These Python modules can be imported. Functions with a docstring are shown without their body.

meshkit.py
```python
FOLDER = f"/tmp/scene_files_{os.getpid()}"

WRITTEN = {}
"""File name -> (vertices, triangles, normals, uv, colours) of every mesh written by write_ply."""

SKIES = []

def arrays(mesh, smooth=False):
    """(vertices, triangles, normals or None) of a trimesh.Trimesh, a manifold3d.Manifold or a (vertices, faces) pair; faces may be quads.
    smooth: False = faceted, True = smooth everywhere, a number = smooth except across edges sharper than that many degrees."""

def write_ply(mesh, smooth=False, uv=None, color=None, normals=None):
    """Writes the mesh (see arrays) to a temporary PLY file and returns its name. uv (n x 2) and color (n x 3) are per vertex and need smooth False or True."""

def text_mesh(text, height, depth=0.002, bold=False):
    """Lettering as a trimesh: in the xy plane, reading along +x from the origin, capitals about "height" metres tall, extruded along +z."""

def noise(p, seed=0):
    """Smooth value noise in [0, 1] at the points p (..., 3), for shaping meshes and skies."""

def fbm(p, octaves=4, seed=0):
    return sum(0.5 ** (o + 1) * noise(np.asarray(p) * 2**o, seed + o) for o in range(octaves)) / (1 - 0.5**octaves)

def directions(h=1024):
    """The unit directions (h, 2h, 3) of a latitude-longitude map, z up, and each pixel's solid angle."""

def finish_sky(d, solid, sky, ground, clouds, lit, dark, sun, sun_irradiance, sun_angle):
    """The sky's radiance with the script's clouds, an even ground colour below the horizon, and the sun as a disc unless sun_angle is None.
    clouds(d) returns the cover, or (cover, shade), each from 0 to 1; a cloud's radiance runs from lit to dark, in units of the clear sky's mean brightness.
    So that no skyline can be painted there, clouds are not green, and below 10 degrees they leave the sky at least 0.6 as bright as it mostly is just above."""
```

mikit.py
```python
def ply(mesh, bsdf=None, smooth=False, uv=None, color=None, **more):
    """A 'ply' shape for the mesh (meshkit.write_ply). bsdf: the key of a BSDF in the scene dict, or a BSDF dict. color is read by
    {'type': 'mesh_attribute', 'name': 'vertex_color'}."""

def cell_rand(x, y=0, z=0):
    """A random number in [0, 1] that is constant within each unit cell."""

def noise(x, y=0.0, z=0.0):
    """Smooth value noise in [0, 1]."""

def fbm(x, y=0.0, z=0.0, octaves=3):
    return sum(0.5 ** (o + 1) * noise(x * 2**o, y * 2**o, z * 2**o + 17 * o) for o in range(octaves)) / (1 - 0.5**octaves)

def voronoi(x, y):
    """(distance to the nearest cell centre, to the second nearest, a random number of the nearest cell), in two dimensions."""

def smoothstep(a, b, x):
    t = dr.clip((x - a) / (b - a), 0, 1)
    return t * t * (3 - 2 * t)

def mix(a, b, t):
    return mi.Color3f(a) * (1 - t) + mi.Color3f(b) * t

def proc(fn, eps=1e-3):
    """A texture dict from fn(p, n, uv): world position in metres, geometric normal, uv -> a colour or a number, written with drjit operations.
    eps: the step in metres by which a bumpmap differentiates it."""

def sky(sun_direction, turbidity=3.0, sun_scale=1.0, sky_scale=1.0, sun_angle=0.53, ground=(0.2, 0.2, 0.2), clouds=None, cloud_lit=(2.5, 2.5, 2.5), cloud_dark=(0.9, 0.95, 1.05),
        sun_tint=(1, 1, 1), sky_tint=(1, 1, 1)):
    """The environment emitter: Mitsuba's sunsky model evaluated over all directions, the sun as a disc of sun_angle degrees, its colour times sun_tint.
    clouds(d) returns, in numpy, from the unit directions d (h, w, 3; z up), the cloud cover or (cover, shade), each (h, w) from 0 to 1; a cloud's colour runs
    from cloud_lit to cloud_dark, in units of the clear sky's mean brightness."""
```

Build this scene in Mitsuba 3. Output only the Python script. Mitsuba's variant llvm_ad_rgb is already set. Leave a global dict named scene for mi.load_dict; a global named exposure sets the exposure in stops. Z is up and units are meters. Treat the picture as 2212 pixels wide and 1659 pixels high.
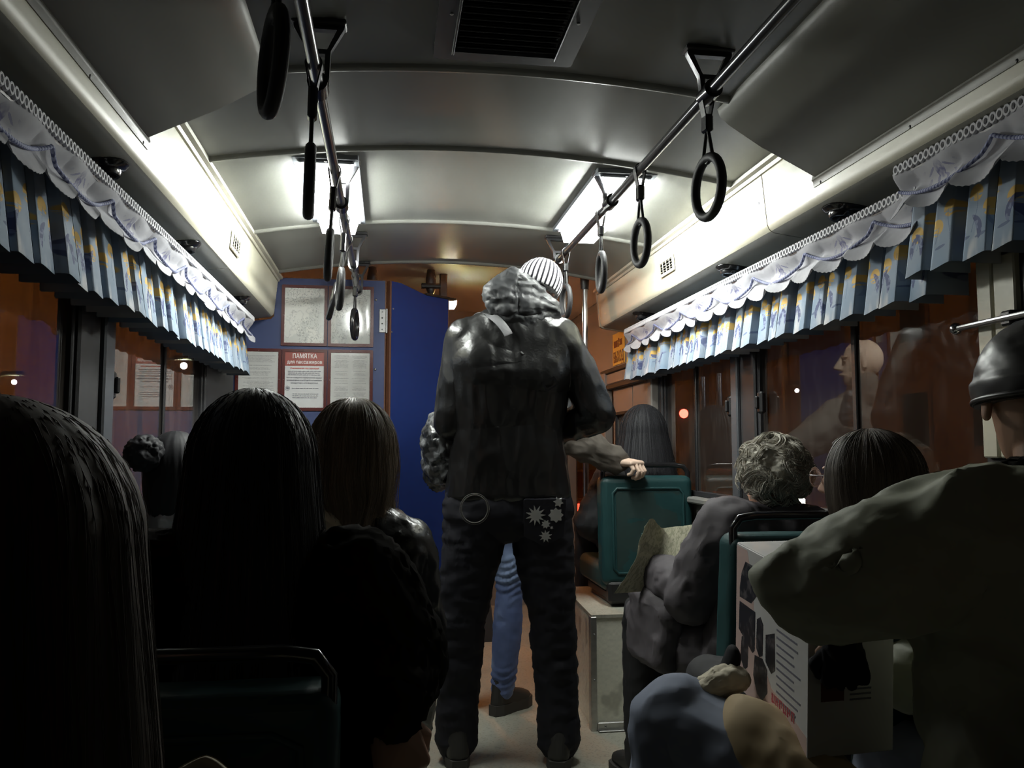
import math, numpy as np, trimesh, manifold3d as m3, drjit as dr, mitsuba as mi, mikit, meshkit
from mikit import noise, fbm, voronoi, cell_rand, smoothstep, mix, proc
from shapely.geometry import Polygon, Point, box as sbox
from shapely.ops import unary_union
T = mi.ScalarTransform4f
scene, labels = {}, {}
rng = np.random.default_rng(7)

# ---------------------------------------------------------------- camera, night sky, exposure
exposure = -.5
CAM = np.array([-.265, 0, 1.07])
VIEW = np.array([math.sin(math.radians(8.428)) * math.cos(math.radians(4.425)), math.cos(math.radians(8.428)) * math.cos(math.radians(4.425)), math.sin(math.radians(4.425))])
scene['camera'] = {'type': 'perspective', 'fov': 63.43, 'fov_axis': 'x', 'near_clip': .02, 'far_clip': 500.,
                   'to_world': T().look_at(origin=CAM.tolist(), target=(CAM + VIEW).tolist(), up=[0, 0, 1])}
scene['night_sky'] = {'type': 'constant', 'radiance': {'type': 'rgb', 'value': [.014, .0043, .0022]}, 'sampling_weight': .6}
LAMP = [80., 83., 78.]          # radiance of the two lit ceiling lamps
CABLAMP = [330., 118., 36.]       # the warm lamp in the driver's cab
STREET = [1500., 540., 110.]      # sodium street lamps

# ---------------------------------------------------------------- helpers
def key_of(name):
    k, i = name, 0
    while k in scene or k in labels or any(s.startswith(k + '__') for s in scene):
        i += 1; k = f'{name}_{i:03d}'
    return k

def thing(name, label=None, cat=None, group=None, kind=None):
    k = key_of(name); labels[k] = {}
    for a, b in (('label', label), ('category', cat), ('group', group), ('kind', kind)):
        if b: labels[k][a] = b
    return k

def add(key, mesh, mat, smooth=30, label=None, cat=None, group=None, kind=None, fresh=True, **more):
    k = key_of(key) if fresh else key
    scene[k] = mikit.ply(mesh, mat, smooth=smooth, **more)
    d = {a: b for a, b in (('label', label), ('category', cat), ('group', group), ('kind', kind)) if b}
    if d: labels.setdefault(k, {}).update(d)
    return k

def struct(name, mesh, mat, smooth=30, **more): return add(name, mesh, mat, smooth, kind='structure', **more)
def cat_(*ms): return trimesh.util.concatenate([tm(m) for m in ms])
def tm(m):
    if isinstance(m, m3.Manifold):
        q = m.to_mesh(); return trimesh.Trimesh(q.vert_properties[:, :3], q.tri_verts, process=False)
    return m

def hullp(p): return tm(m3.Manifold.hull_points(np.asarray(p, float)))
def box(x0, x1, y0, y1, z0, z1, b=.003):
    x0, x1, y0, y1, z0, z1 = min(x0, x1), max(x0, x1), min(y0, y1), max(y0, y1), min(z0, z1), max(z0, z1)
    b = min(b, .45 * min(x1 - x0, y1 - y0, z1 - z0))
    P = []
    for x, sx in ((x0, 1), (x1, -1)):
        for y, sy in ((y0, 1), (y1, -1)):
            for z, sz in ((z0, 1), (z1, -1)):
                P += [(x, y + sy * b, z + sz * b), (x + sx * b, y, z + sz * b), (x + sx * b, y + sy * b, z)]
    return hullp(P)

def frame(o, u, v):
    u = np.asarray(u, float); u /= np.linalg.norm(u); v = np.asarray(v, float); v = v - u * (u @ v); v /= np.linalg.norm(v)
    m = np.eye(4); m[:3, 0] = u; m[:3, 1] = v; m[:3, 2] = np.cross(u, v); m[:3, 3] = o
    return m

def moved(m, M): m = tm(m).copy(); m.apply_transform(M); return m
def extrude(poly, depth, o=(0, 0, 0), u=(1, 0, 0), v=(0, 1, 0)):
    gs = getattr(poly, 'geoms', [poly])
    m = cat_(*[trimesh.creation.extrude_polygon(g, depth, engine='earcut') for g in gs])
    return moved(m, frame(o, u, v))

def yprofile(pts, y0, y1):   # a closed x-z outline drawn along the bus
    p = Polygon(pts); p = p if p.exterior.is_ccw else Polygon(pts[::-1])
    return extrude(p, y1 - y0, (0, y1, 0), (1, 0, 0), (0, 0, 1))   # u x v = -y

def tube(path, r, n=10, closed=False):
    p = np.asarray(path, float); k = len(p); r = np.broadcast_to(r, k)
    t = (np.roll(p, -1, 0) - np.roll(p, 1, 0)) if closed else np.gradient(p, axis=0)
    t /= np.linalg.norm(t, axis=1, keepdims=True) + 1e-12
    a = np.cross(t[0], [0, 0, 1.] if abs(t[0, 2]) < .9 else [1., 0, 0]); A = []
    for i in range(k):
        a = a - t[i] * (a @ t[i]); a /= np.linalg.norm(a); A.append(a)
    A = np.array(A); B = np.cross(t, A); th = np.arange(n) * 2 * np.pi / n
    R = p[:, None] + r[:, None, None] * (np.cos(th)[None, :, None] * A[:, None] + np.sin(th)[None, :, None] * B[:, None])
    return loft(R, closed=closed)

def loft(R, closed=False, caps=True):
    k, n = R.shape[:2]; v = R.reshape(-1, 3); F = []
    I, J = np.meshgrid(np.arange(k if closed else k - 1), np.arange(n), indexing='ij')
    a = I * n + J; b = I * n + (J + 1) % n; c = ((I + 1) % k) * n + (J + 1) % n; d = ((I + 1) % k) * n + J
    F = [np.stack([a, b, c], -1).reshape(-1, 3), np.stack([a, c, d], -1).reshape(-1, 3)]
    if not closed and caps:
        v = np.vstack([v, R[0].mean(0), R[-1].mean(0)]); j = np.arange(n)
        F += [np.stack([(j + 1) % n, j, j * 0 + k * n], 1), np.stack([(k - 1) * n + j, (k - 1) * n + (j + 1) % n, j * 0 + k * n + 1], 1)]
    m = trimesh.Trimesh(v, np.vstack(F), process=False)
    return m

def sheet(P, th, uv=False):   # P (nu, nv, 3) as a thin closed cloth
    nu, nv = P.shape[:2]
    n = np.cross(np.gradient(P, axis=0), np.gradient(P, axis=1)); n /= np.linalg.norm(n, axis=-1, keepdims=True) + 1e-12
    top, bot = (P + n * th / 2).reshape(-1, 3), (P - n * th / 2).reshape(-1, 3)
    I, J = np.meshgrid(np.arange(nu - 1), np.arange(nv - 1), indexing='ij'); a = (I * nv + J).ravel()
    f1 = np.vstack([np.stack([a, a + nv, a + nv + 1], 1), np.stack([a, a + nv + 1, a + 1], 1)])
    N = nu * nv; f2 = f1[:, ::-1] + N
    e = np.concatenate([np.arange(nv), np.arange(1, nu) * nv + nv - 1, (nu - 1) * nv + np.arange(nv - 2, -1, -1), np.arange(nu - 2, 0, -1) * nv])
    q = np.roll(e, -1); f3 = np.vstack([np.stack([e, q, q + N], 1), np.stack([e, q + N, e + N], 1)])[:, ::-1]
    m = trimesh.Trimesh(np.vstack([top, bot]), np.vstack([f1, f2, f3[:, ::-1]]), process=False)
    return m

SPH = trimesh.creation.icosphere(2).vertices; SPHL = trimesh.creation.icosphere(1).vertices
def ball(c, r, R=None):
    q = SPH * np.asarray(r, float)
    return (q if R is None else q @ np.asarray(R).T) + np.asarray(c, float)
def H(*balls): return m3.Manifold.hull_points(np.vstack([ball(b[:3], b[3]) if np.ndim(b) == 1 and len(b) == 4 else b for b in balls]))
def B4(p, r): return np.array([*p, r], float)
def limb(a, ra, b, rb): return H(B4(a, ra), B4(b, rb))
def skin_union(parts, edge, it=10):
    ref = [p.refine_to_length(e) for p, e in parts] if isinstance(parts[0], tuple) else [p.refine_to_length(edge) for p in parts]
    u = m3.Manifold.batch_boolean(ref, m3.OpType.Add); u = u.refine_to_length(edge * 1.5)
    m = tm(u); m.merge_vertices()
    if it:
        v0 = np.array(m.vertices); trimesh.smoothing.filter_taubin(m, lamb=.5, nu=.51, iterations=it); v1 = np.array(m.vertices)
        bad = np.linalg.norm(v1 - v0, axis=1) > max(.012, 1.2 * edge); v1[bad] = v0[bad]; m.vertices = v1
    return m
def folds(m, amp, freq, seed=0, ridge=True, oct=2):
    f = np.broadcast_to(np.asarray(freq, float), 3)
    n = meshkit.fbm(m.vertices * f + seed * 3.7, oct, seed)
    n = (1 - np.abs(2 * n - 1) * 2.2) if ridge else (n - .5) * 2
    m.vertices = m.vertices + m.vertex_normals * (amp * np.clip(n, -1.2, 1))[:, None]
    return m
def rotz(a): c, s = math.cos(a), math.sin(a); return np.array([[c, -s, 0], [s, c, 0], [0, 0, 1.]])
def rotx(a): c, s = math.cos(a), math.sin(a); return np.array([[1., 0, 0], [0, c, -s], [0, s, c]])
def roty(a): c, s = math.cos(a), math.sin(a); return np.array([[c, 0, s], [0, 1., 0], [-s, 0, c]])
def arch(y, xs, z0, c, w=.793): return [(x, y, z0 - c * (x / w) ** 2) for x in xs]
def text(s, h, depth=.0008, bold=True): return meshkit.text_mesh(s, h, depth, bold)

# ---------------------------------------------------------------- materials
def rgb(*c): return {'type': 'rgb', 'value': list(c)}
def mat(name, col, rough=.6, spec=.5, metal=0., **k):
    c = rgb(*col) if isinstance(col, (tuple, list)) else col
    p = {'type': 'principled', 'base_color': c, 'roughness': rough, 'metallic': metal, 'specular': spec, **k}
    scene[name] = {'type': 'twosided', 'bsdf': p}; return name
def bumped(name, col, bump, scale, rough=.6, spec=.5, metal=0., **k):
    c = rgb(*col) if isinstance(col, (tuple, list)) else col
    scene[name] = {'type': 'twosided', 'bsdf': {'type': 'bumpmap', 'arbitrary': bump, 'scale': scale, 'bsdf': {'type': 'principled', 'base_color': c, 'roughness': rough, 'metallic': metal, 'specular': spec, **k}}}
    return name
mat('m_ceiling', (.175, .177, .16), .3, .34)
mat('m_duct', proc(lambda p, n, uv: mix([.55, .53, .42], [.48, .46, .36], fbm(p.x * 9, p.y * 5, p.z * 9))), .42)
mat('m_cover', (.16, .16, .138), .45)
mat('m_duct_shade', (.30, .295, .25), .5)  # duct plastic darkened: the shade on its underside is put into the colour
mat('m_rear', (.05, .05, .05), .6)
mat('m_trim', (.4, .385, .31), .4)
mat('m_wall', (.16, .16, .15), .5)
mat('m_cabwall', (.19, .175, .16), .5)
mat('m_cabceil', (.60, .55, .49), .4)
mat('m_black', (.012, .012, .013), .42)
mat('m_rubber', (.016, .016, .018), .6)
mat('m_gloss_black', (.01, .01, .011), .16, .6)
mat('m_bracket', (.05, .05, .055), .3, .5, .6)
mat('m_chrome', (.62, .62, .64), .14, .5, 1.)
mat('m_steel', (.3, .3, .3), .42, .5, 1.)
mat('m_rail', (.07, .07, .075), .2, .5, .6)
mat('m_alu', proc(lambda p, n, uv: mix([.55, .55, .53], [.4, .4, .39], fbm(p.x * 60, p.y * 60, p.z * 60))), .36, .5, .9)
mat('m_blue', proc(lambda p, n, uv: mix([.042, .062, .165], [.034, .05, .135], fbm(p.x * 14, p.y * 14, p.z * 14))), .5)
mat('m_blue_dark', (.014, .035, .17), .55, .2)
mat('m_edge', (.13, .055, .03), .5)
mat('m_maroon', (.085, .017, .015), .3)
mat('m_frame_grey', (.055, .06, .068), .45)
mat('m_slat', (.03, .03, .032), .5)
mat('m_lamp_end', (.5, .5, .5), .5)
mat('m_slot_shade', (.002, .002, .002), .9, 0.)
mat('m_dash', (.02, .02, .022), .6)
mat('m_orange_metal', (.55, .16, .04), .45)
mat('m_sign', (.6, .38, .08), .5)
mat('m_sign_ink', (.09, .02, .01), .5)
mat('m_white_ink', (.75, .72, .7), .5)
mat('m_red_banner', (.30, .07, .055), .4)
mat('m_grey_ink', (.16, .16, .19), .5)
mat('m_red_ink', (.5, .09, .07), .5)
mat('m_paper_plain', (.66, .66, .66), .25, .5)
mat('m_teal', (.009, .038, .040), .45, .4)
mat('m_teal_panel', proc(lambda p, n, uv: mix([.007, .022, .021], [.009, .028, .026], fbm(p.x * 40, p.y * 40, p.z * 40))), .6)
mat('m_floor', proc(lambda p, n, uv: mix(mix([.28, .28, .23], [.35, .345, .29], fbm(p.x * 5, p.y * 5)), [.16, .16, .135], .3 * smoothstep(.6, .8, noise(p.x * 160, p.y * 160)))), .5, .4)
mat('m_box_lino', proc(lambda p, n, uv: mix(mix([.55, .55, .46], [.76, .75, .64], fbm(p.x * 90, p.y * 90, p.z * 90)), [.24, .235, .19], smoothstep(.58, .72, fbm(p.x * 14, p.y * 14, p.z * 9 + 3)) * .55)), .5)
# window glass: a clear sheet with a film of dirt and mist on it
_smear = proc(lambda p, n, uv: dr.clip(.04 + .10 * fbm(p.x * 3, p.y * 5, p.z * 3) + .07 * smoothstep(.5, .75, fbm(p.y * 16, p.z * 5, p.x)), 0, 1))
scene['m_glass'] = {'type': 'blendbsdf', 'weight': _smear, 'a': {'type': 'thindielectric', 'int_ior': 1.62}, 'b': {'type': 'principledthin', 'base_color': rgb(.3, .26, .23), 'roughness': .6, 'diff_trans': 1.2, 'spec_trans': 0.}}
scene['m_windscreen'] = {'type': 'thindielectric', 'int_ior': 1.5}
scene['m_lens'] = {'type': 'thindielectric', 'int_ior': 1.5}
def lines(seed, cols=1):   # rows of small print, as on a typed sheet
    def f(p, n, uv):
        u, v = uv.x, uv.y
        row = dr.floor(v * 46); ink = noise(u * 70 + row * 13, row * 7.3, seed); length = .55 + .42 * cell_rand(row, seed)
        gap = cell_rand(row, seed + 3)
        uu = dr.abs(u - .5) if cols == 1 else dr.abs(dr.abs(u - .5) - .23)
        w = length * .44 if cols == 1 else length * .21
        on = (uu < w) & (gap > .22) & (dr.abs(v * 46 - row - .5) < .27) & (u > .06) & (u < .94) & (v > .05) & (v < .95)
        c = mix([.62, .62, .6], [.55, .55, .53], fbm(u * 5, v * 5, seed))
        return mix(c, [.3, .3, .3], dr.select(on, .25 + .6 * ink, 0))
    return proc(f)
def mapprint(seed):
    def f(p, n, uv):
        u, v = uv.x, uv.y
        a = fbm(u * 3.2 + seed, v * 4.2, seed, 4); riv = smoothstep(.035, .0, dr.abs(a - .5)); b = smoothstep(.5, .56, fbm(u * 4 + 9, v * 3 + seed, 2))
        ink = smoothstep(.62, .7, noise(u * 46, v * 60, seed)) * smoothstep(.45, .6, fbm(u * 4, v * 5, seed + 5))
        return mix(mix(mix([.72, .72, .68], [.62, .63, .6], b), [.46, .47, .46], riv * .5), [.28, .29, .28], ink * .6)
    return proc(f)
mat('m_print_map', mapprint(3), .22, .5)
mat('m_print_schedule', mapprint(11), .1, .5)
mat('m_print_one', lines(21), .22, .5)
mat('m_print_two', lines(33, 2), .22, .5)

# ================================================================ the bus: shell
XS = np.linspace(-.80, .80, 25)
CROWN, SAG = 1.957, .072
def ceil_z(x): return CROWN - SAG * (x / .793) ** 2
struct('floor', box(-1.02, 1.02, -1.7, 5.75, -.04, 0, .001), 'm_floor')
RIBS = [-.75, .12, .98, 1.87, 2.39, 3.19, 3.9]
edges = [-1.7] + RIBS
labels['ceiling'] = {'kind': 'structure', 'label': 'grey arched ceiling lining of the bus in wide cross panels'}
for a, b in zip(edges[:-1], edges[1:]):
    lo = arch(0, XS, CROWN, SAG); pts = [(x, z) for x, _, z in lo] + [(x, z + .02) for x, _, z in lo[::-1]]
    add('ceiling__panel', yprofile(pts, a + .0015, b - .0015), 'm_ceiling', 25)
for y in RIBS:
    rib = np.array(arch(y, XS, CROWN, SAG)); ring = []
    for dy, dz in ((-.016, .004), (-.012, -.006), (-.005, -.0105), (.005, -.0105), (.012, -.006), (.016, .004)): ring.append(rib + [0, dy, dz])
    add('ceiling__rib', loft(np.array(ring).transpose(1, 0, 2)), 'm_ceiling', 40)
# the driver's end: its own higher lining
cz = [(x, 2.02 - .06 * (x / .95) ** 2) for x in np.linspace(-.98, .98, 17)]
struct('ceiling_cab', yprofile(cz + [(x, z + .02) for x, z in cz[::-1]], 3.925, 5.7), 'm_cabceil', 25, label='cream ceiling lining over the driver end of the bus')
step = [(x, z - .004) for x, z in cz] + [(x, ceil_z(x) + .0) for x in np.linspace(.98, -.98, 17)]
struct('trim_1', yprofile(step, 3.915, 3.925), 'm_ceiling', label='grey riser where the ceiling steps up in front')
struct('roof', box(-1.06, 1.06, -1.75, 5.8, 2.06, 2.1, .01), 'm_wall', label='outer roof skin of the bus')
def duct(side, segs, label):
    s = -1 if side == 'left' else 1
    t = thing('air_duct', label, 'air duct')
    prof = [(.796, 1.90), (.797, 1.88), (.8125, 1.718), (.817, 1.704), (.824, 1.697), (.834, 1.692), (.984, 1.672), (.984, 1.672), (.984, 1.95), (.85, 1.95)]
    prof = [(s * x, z) for x, z in prof]
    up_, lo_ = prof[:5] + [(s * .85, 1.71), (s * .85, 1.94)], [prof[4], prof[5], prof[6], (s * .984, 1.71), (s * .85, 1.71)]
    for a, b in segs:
        add(t + '__panel', yprofile(up_, a + .0022, b - .0022), 'm_duct', 40); add(t + '__bottom_panel', yprofile(lo_, a + .0022, b - .0022), 'm_duct_shade', 40)
    core = [(s * x, z) for x, z in ((.83, 1.88), (.835, 1.72), (.982, 1.70), (.982, 1.93))]
    add(t + '__core', yprofile(core, segs[0][0] + .01, segs[-1][1] - .01), 'm_black')
    return t
dl = duct('left', [(-1.7, .9), (.9, 2.95), (2.95, 4.035)], 'cream overhead air duct box running along the left side above the windows')
dr_ = duct('right', [(-1.7, .5), (.5, 2.225), (2.225, 4.15)], 'cream overhead air duct box running along the right side above the windows')
endp = [(.792, 1.905), (.812, 1.700), (.826, 1.690), (.984, 1.668), (.984, 1.95), (.86, 1.95)]
add(dr_ + '__end_cap', yprofile(endp, 4.15, 4.172), 'm_trim', 40)
add(dr_ + '__screw', hullp(ball((.806, 2.262, 1.79), (.0015, .004, .004))), 'm_black')
for s, nm in ((-1, 'trim_2'), (1, 'trim_3')):   # moulding between ceiling and duct
    pr = [(s * x, z) for x, z in ((.785, 1.895), (.775, 1.886), (.777, 1.876), (.789, 1.872), (.792, 1.862), (.8, 1.862), (.805, 1.9))]
    struct(nm, yprofile(pr, -1.7, 4.03 if s < 0 else 4.15), 'm_trim', 50, label='cream moulding between ceiling and ' + ('left' if s < 0 else 'right') + ' duct')
for s, y1, nm in ((-1, 1.9, 'left'), (1, 1.935, 'right')):   # sloping corner covers near the camera
    t = thing('corner_cover', f'large dark sloping panel closing the {nm} corner between ceiling and duct near the camera', 'ceiling panel')
    up = [(.545, 1.925), (.552, 1.905), (.575, 1.884), (.66, 1.832), (.74, 1.793), (.812, 1.757)]
    pr = [(s * x, z) for x, z in up] + [(s * x + s * .004, z + .010) for x, z in up[::-1]]
    add(t + '__panel', yprofile(pr, -1.7, y1), 'm_cover', 50)
    inner = [(s * x, z) for x, z in ((.575, 1.905), (.60, 1.886), (.67, 1.842), (.74, 1.81), (.805, 1.777), (.79, 1.87), (.7, 1.89))]
    add(t + '__end_plate', yprofile(inner, y1 - .06, y1 - .05), 'm_black')
    fl = [(s * x, z) for x, z in ((.806, 1.768), (.803, 1.756), (.807, 1.752), (.8085, 1.738), (.813, 1.738), (.812, 1.768))]
    add(t + '__flange', yprofile(fl, -1.7, y1 + .015), 'm_cover', 50)
    for y in (.9, 1.25, 1.55, y1 - .02): add(t + '__screw', hullp(ball((s * .8085, y, 1.742), (.002, .004, .004))), 'm_black')

# walls, sills, windows. Each window: name, side, y0, y1, dividers, latches
Z0, Z1 = .875, 1.60
def seg_wall(s, spans, nm, lab):
    struct('wall_' + nm, cat_(box(s * 1.0, s * 1.04, -1.7, 4.62 if s > 0 else 5.75, -.04, Z0, .002), box(s * 1.0, s * 1.04, 4.5, 5.75, -.04, .33, .002)), 'm_wall', label=lab)
    labels['wall_' + nm]['label'] = lab
    for a, b in spans: add('wall_' + nm + '__pillar', box(s * .985, s * 1.04, a, b, Z0, 1.64, .006), 'm_rubber')
    add('wall_' + nm + '__header', box(s * .985, s * 1.04, -1.7, 5.75, Z1, 2.08, .004), 'm_wall')
    add('wall_' + nm + '__sill', box(s * .955, s * 1.01, -1.7, 3.75 if s > 0 else 4.0, Z0 - .03, Z0 - .005, .006), 'm_wall')
seg_wall(1, [(2.71, 2.83), (3.70, 3.78), (1.36, 1.40), (-.2, -.05), (-1.7, -1.5)], 'right', 'grey side wall under the right hand windows')
seg_wall(-1, [(2.06, 2.2), (3.42, 4.0), (.45, .6), (-1.7, -1.5)], 'left', 'grey side wall under the left hand windows')
add('wall_right__post_cover', box(.972, .99, 2.83, 2.885, Z0, 1.62, .005), 'm_frame_grey')
add('wall_left__post_cover', box(-.972, -.99, 2.2, 2.275, Z0, 1.62, .005), 'm_frame_grey')
def window(n, s, y0, y1, div, lab, latch=()):
    k = f'window_{n}'; labels[k] = {'kind': 'structure', 'label': lab}
    for i, (a, b) in enumerate(zip([y0] + list(div), list(div) + [y1])):
        q = np.array([[s * (1.006 + .004 * (i % 2)), y, z] for y, z in ((a, Z0), (b, Z0), (b, Z1), (a, Z1))])
        add(k + '__pane', trimesh.Trimesh(q, [[0, 1, 2], [0, 2, 3]], process=False), 'm_glass', False)
    fr = [box(s * .997, s * 1.018, y0, y1, Z0 - .004, Z0 + .018), box(s * .997, s * 1.018, y0, y1, Z1 - .02, Z1), box(s * .997, s * 1.018, y0 - .004, y0 + .014, Z0, Z1), box(s * .997, s * 1.018, y1 - .014, y1 + .004, Z0, Z1)]
    add(k + '__frame', cat_(*fr), 'm_rubber')
    for d in div: add(k + '__divider', box(s * .998, s * 1.016, d - .011, d + .011, Z0, Z1, .003), 'm_black')
    for y, z in latch: add(k + '__latch', cat_(box(s * .978, s * 1.0, y - .016, y + .016, z - .038, z + .038, .007), box(s * .966, s * .98, y - .006, y + .006, z - .022, z + .022, .004)), 'm_black')
window(1, 1, 2.885, 3.70, [3.31], 'misted right hand window beside the black haired passenger', [(2.92, 1.225)])
window(2, 1, 1.40, 2.71, [2.11], 'dark right hand window beside the grey haired passenger', [(2.665, 1.225)])
window(3, 1, -.05, 1.36, [.6], 'right hand window nearest the camera')
window(4, -1, 2.275, 3.42, [2.87], 'left hand window with mirrored notices in it', [(2.30, 1.235)])
window(5, -1, .6, 2.06, [1.35], 'left hand window behind the foreground hair')
window(6, -1, -1.5, .45, [], 'left hand window at the rear')
window(7, 1, -1.5, -.2, [], 'right hand window at the rear')
struct('wall_back', box(-1.04, 1.04, -1.75, -1.7, -.04, 2.08, .004), 'm_rear', label='rear wall of the bus behind the camera')
# cream pillar trims and a chrome hand rail beside the olive jacket passenger
t = thing('pillar_cover', 'cream grooved pillar cover on the right wall above the black cap', 'pillar trim')
add(t + '__board', box(.952, .984, 1.517, 1.560, 1.05, 1.46, .003), 'm_duct'); add(t + '__board', box(.952, .984, 1.452, 1.511, 1.05, 1.46, .003), 'm_duct'); add(t + '__backing', box(.965, .99, 1.43, 1.567, 1.02, 1.62, .003), 'm_black')
t = thing('grab_rail', 'chrome grab rail on the right wall above the black cap', 'rail')
add(t + '__tube', tube([(.935, 1.60, 1.325), (.93, 1.45, 1.325), (.925, 1.2, 1.325), (.92, 1.0, 1.325)], .0065), 'm_steel')
add(t + '__cap', tm(H((.936, 1.605, 1.325, .013))), 'm_chrome'); add(t + '__mount', box(.93, 1.0, 1.44, 1.47, 1.31, 1.34, .004), 'm_black')

# ---------------------------------------------------------------- front end
struct('wall_front', cat_(box(-1.04, .1, 5.7, 5.78, -.04, .80, .01), box(.1, 1.04, 5.7, 5.78, -.04, .34, .01), box(-1.04, 1.04, 5.68, 5.78, 1.86, 2.1, .01), box(-1.04, -.93, 5.68, 5.78, .8, 1.9, .01), box(.96, 1.04, 5.68, 5.78, .3, 1.9, .01)), 'm_cabwall', label='front wall and windscreen surround of the bus')
labels['window_8'] = {'kind': 'structure', 'label': 'windscreen at the front of the bus'}
for x0, x1 in ((-.93, -.01), (.01, .93)):
    q = np.array([[x0, 5.72, .8 if x0 < 0 else .34], [x1, 5.72, .8 if x0 < 0 else .34], [x1, 5.72, 1.86], [x0, 5.72, 1.86]]); add('window_8__pane', trimesh.Trimesh(q, [[0, 1, 2], [0, 2, 3]], process=False), 'm_windscreen', False)
add('window_8__divider', box(-.012, .012, 5.71, 5.74, .8, 1.86), 'm_rubber')
t = thing('dashboard', 'dark dashboard under the windscreen', 'dashboard')
add(t + '__body', yprofile([(-.95, .1), (.05, .1), (.05, .62), (.0, .78), (-.9, .78)], 5.3, 5.69), 'm_dash'); add(t + '__cowl', tm(H((-.7, 5.28, .80, .05), (-.3, 5.28, .80, .05), (-.5, 5.4, .82, .06))), 'm_dash')
t = thing('steering_wheel', 'black steering wheel behind the blue partition', 'steering wheel')
th = np.linspace(0, 2 * np.pi, 37)[:-1]; C, W = np.array([-.5, 5.12, .83]), np.array([0, math.cos(.7), math.sin(.7)])
add(t + '__rim', tube([C + .2 * (math.cos(a) * np.array([1, 0, 0]) + math.sin(a) * W) for a in th], .014, closed=True), 'm_black')
for a in (.5, 2.64, 4.71): add(t + '__spoke', tube([C, C + .19 * (math.cos(a) * np.array([1, 0, 0]) + math.sin(a) * W)], .01), 'm_black')
add(t + '__column', tube([C, C + [0, .26, -.30]], .03), 'm_black')
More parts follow.
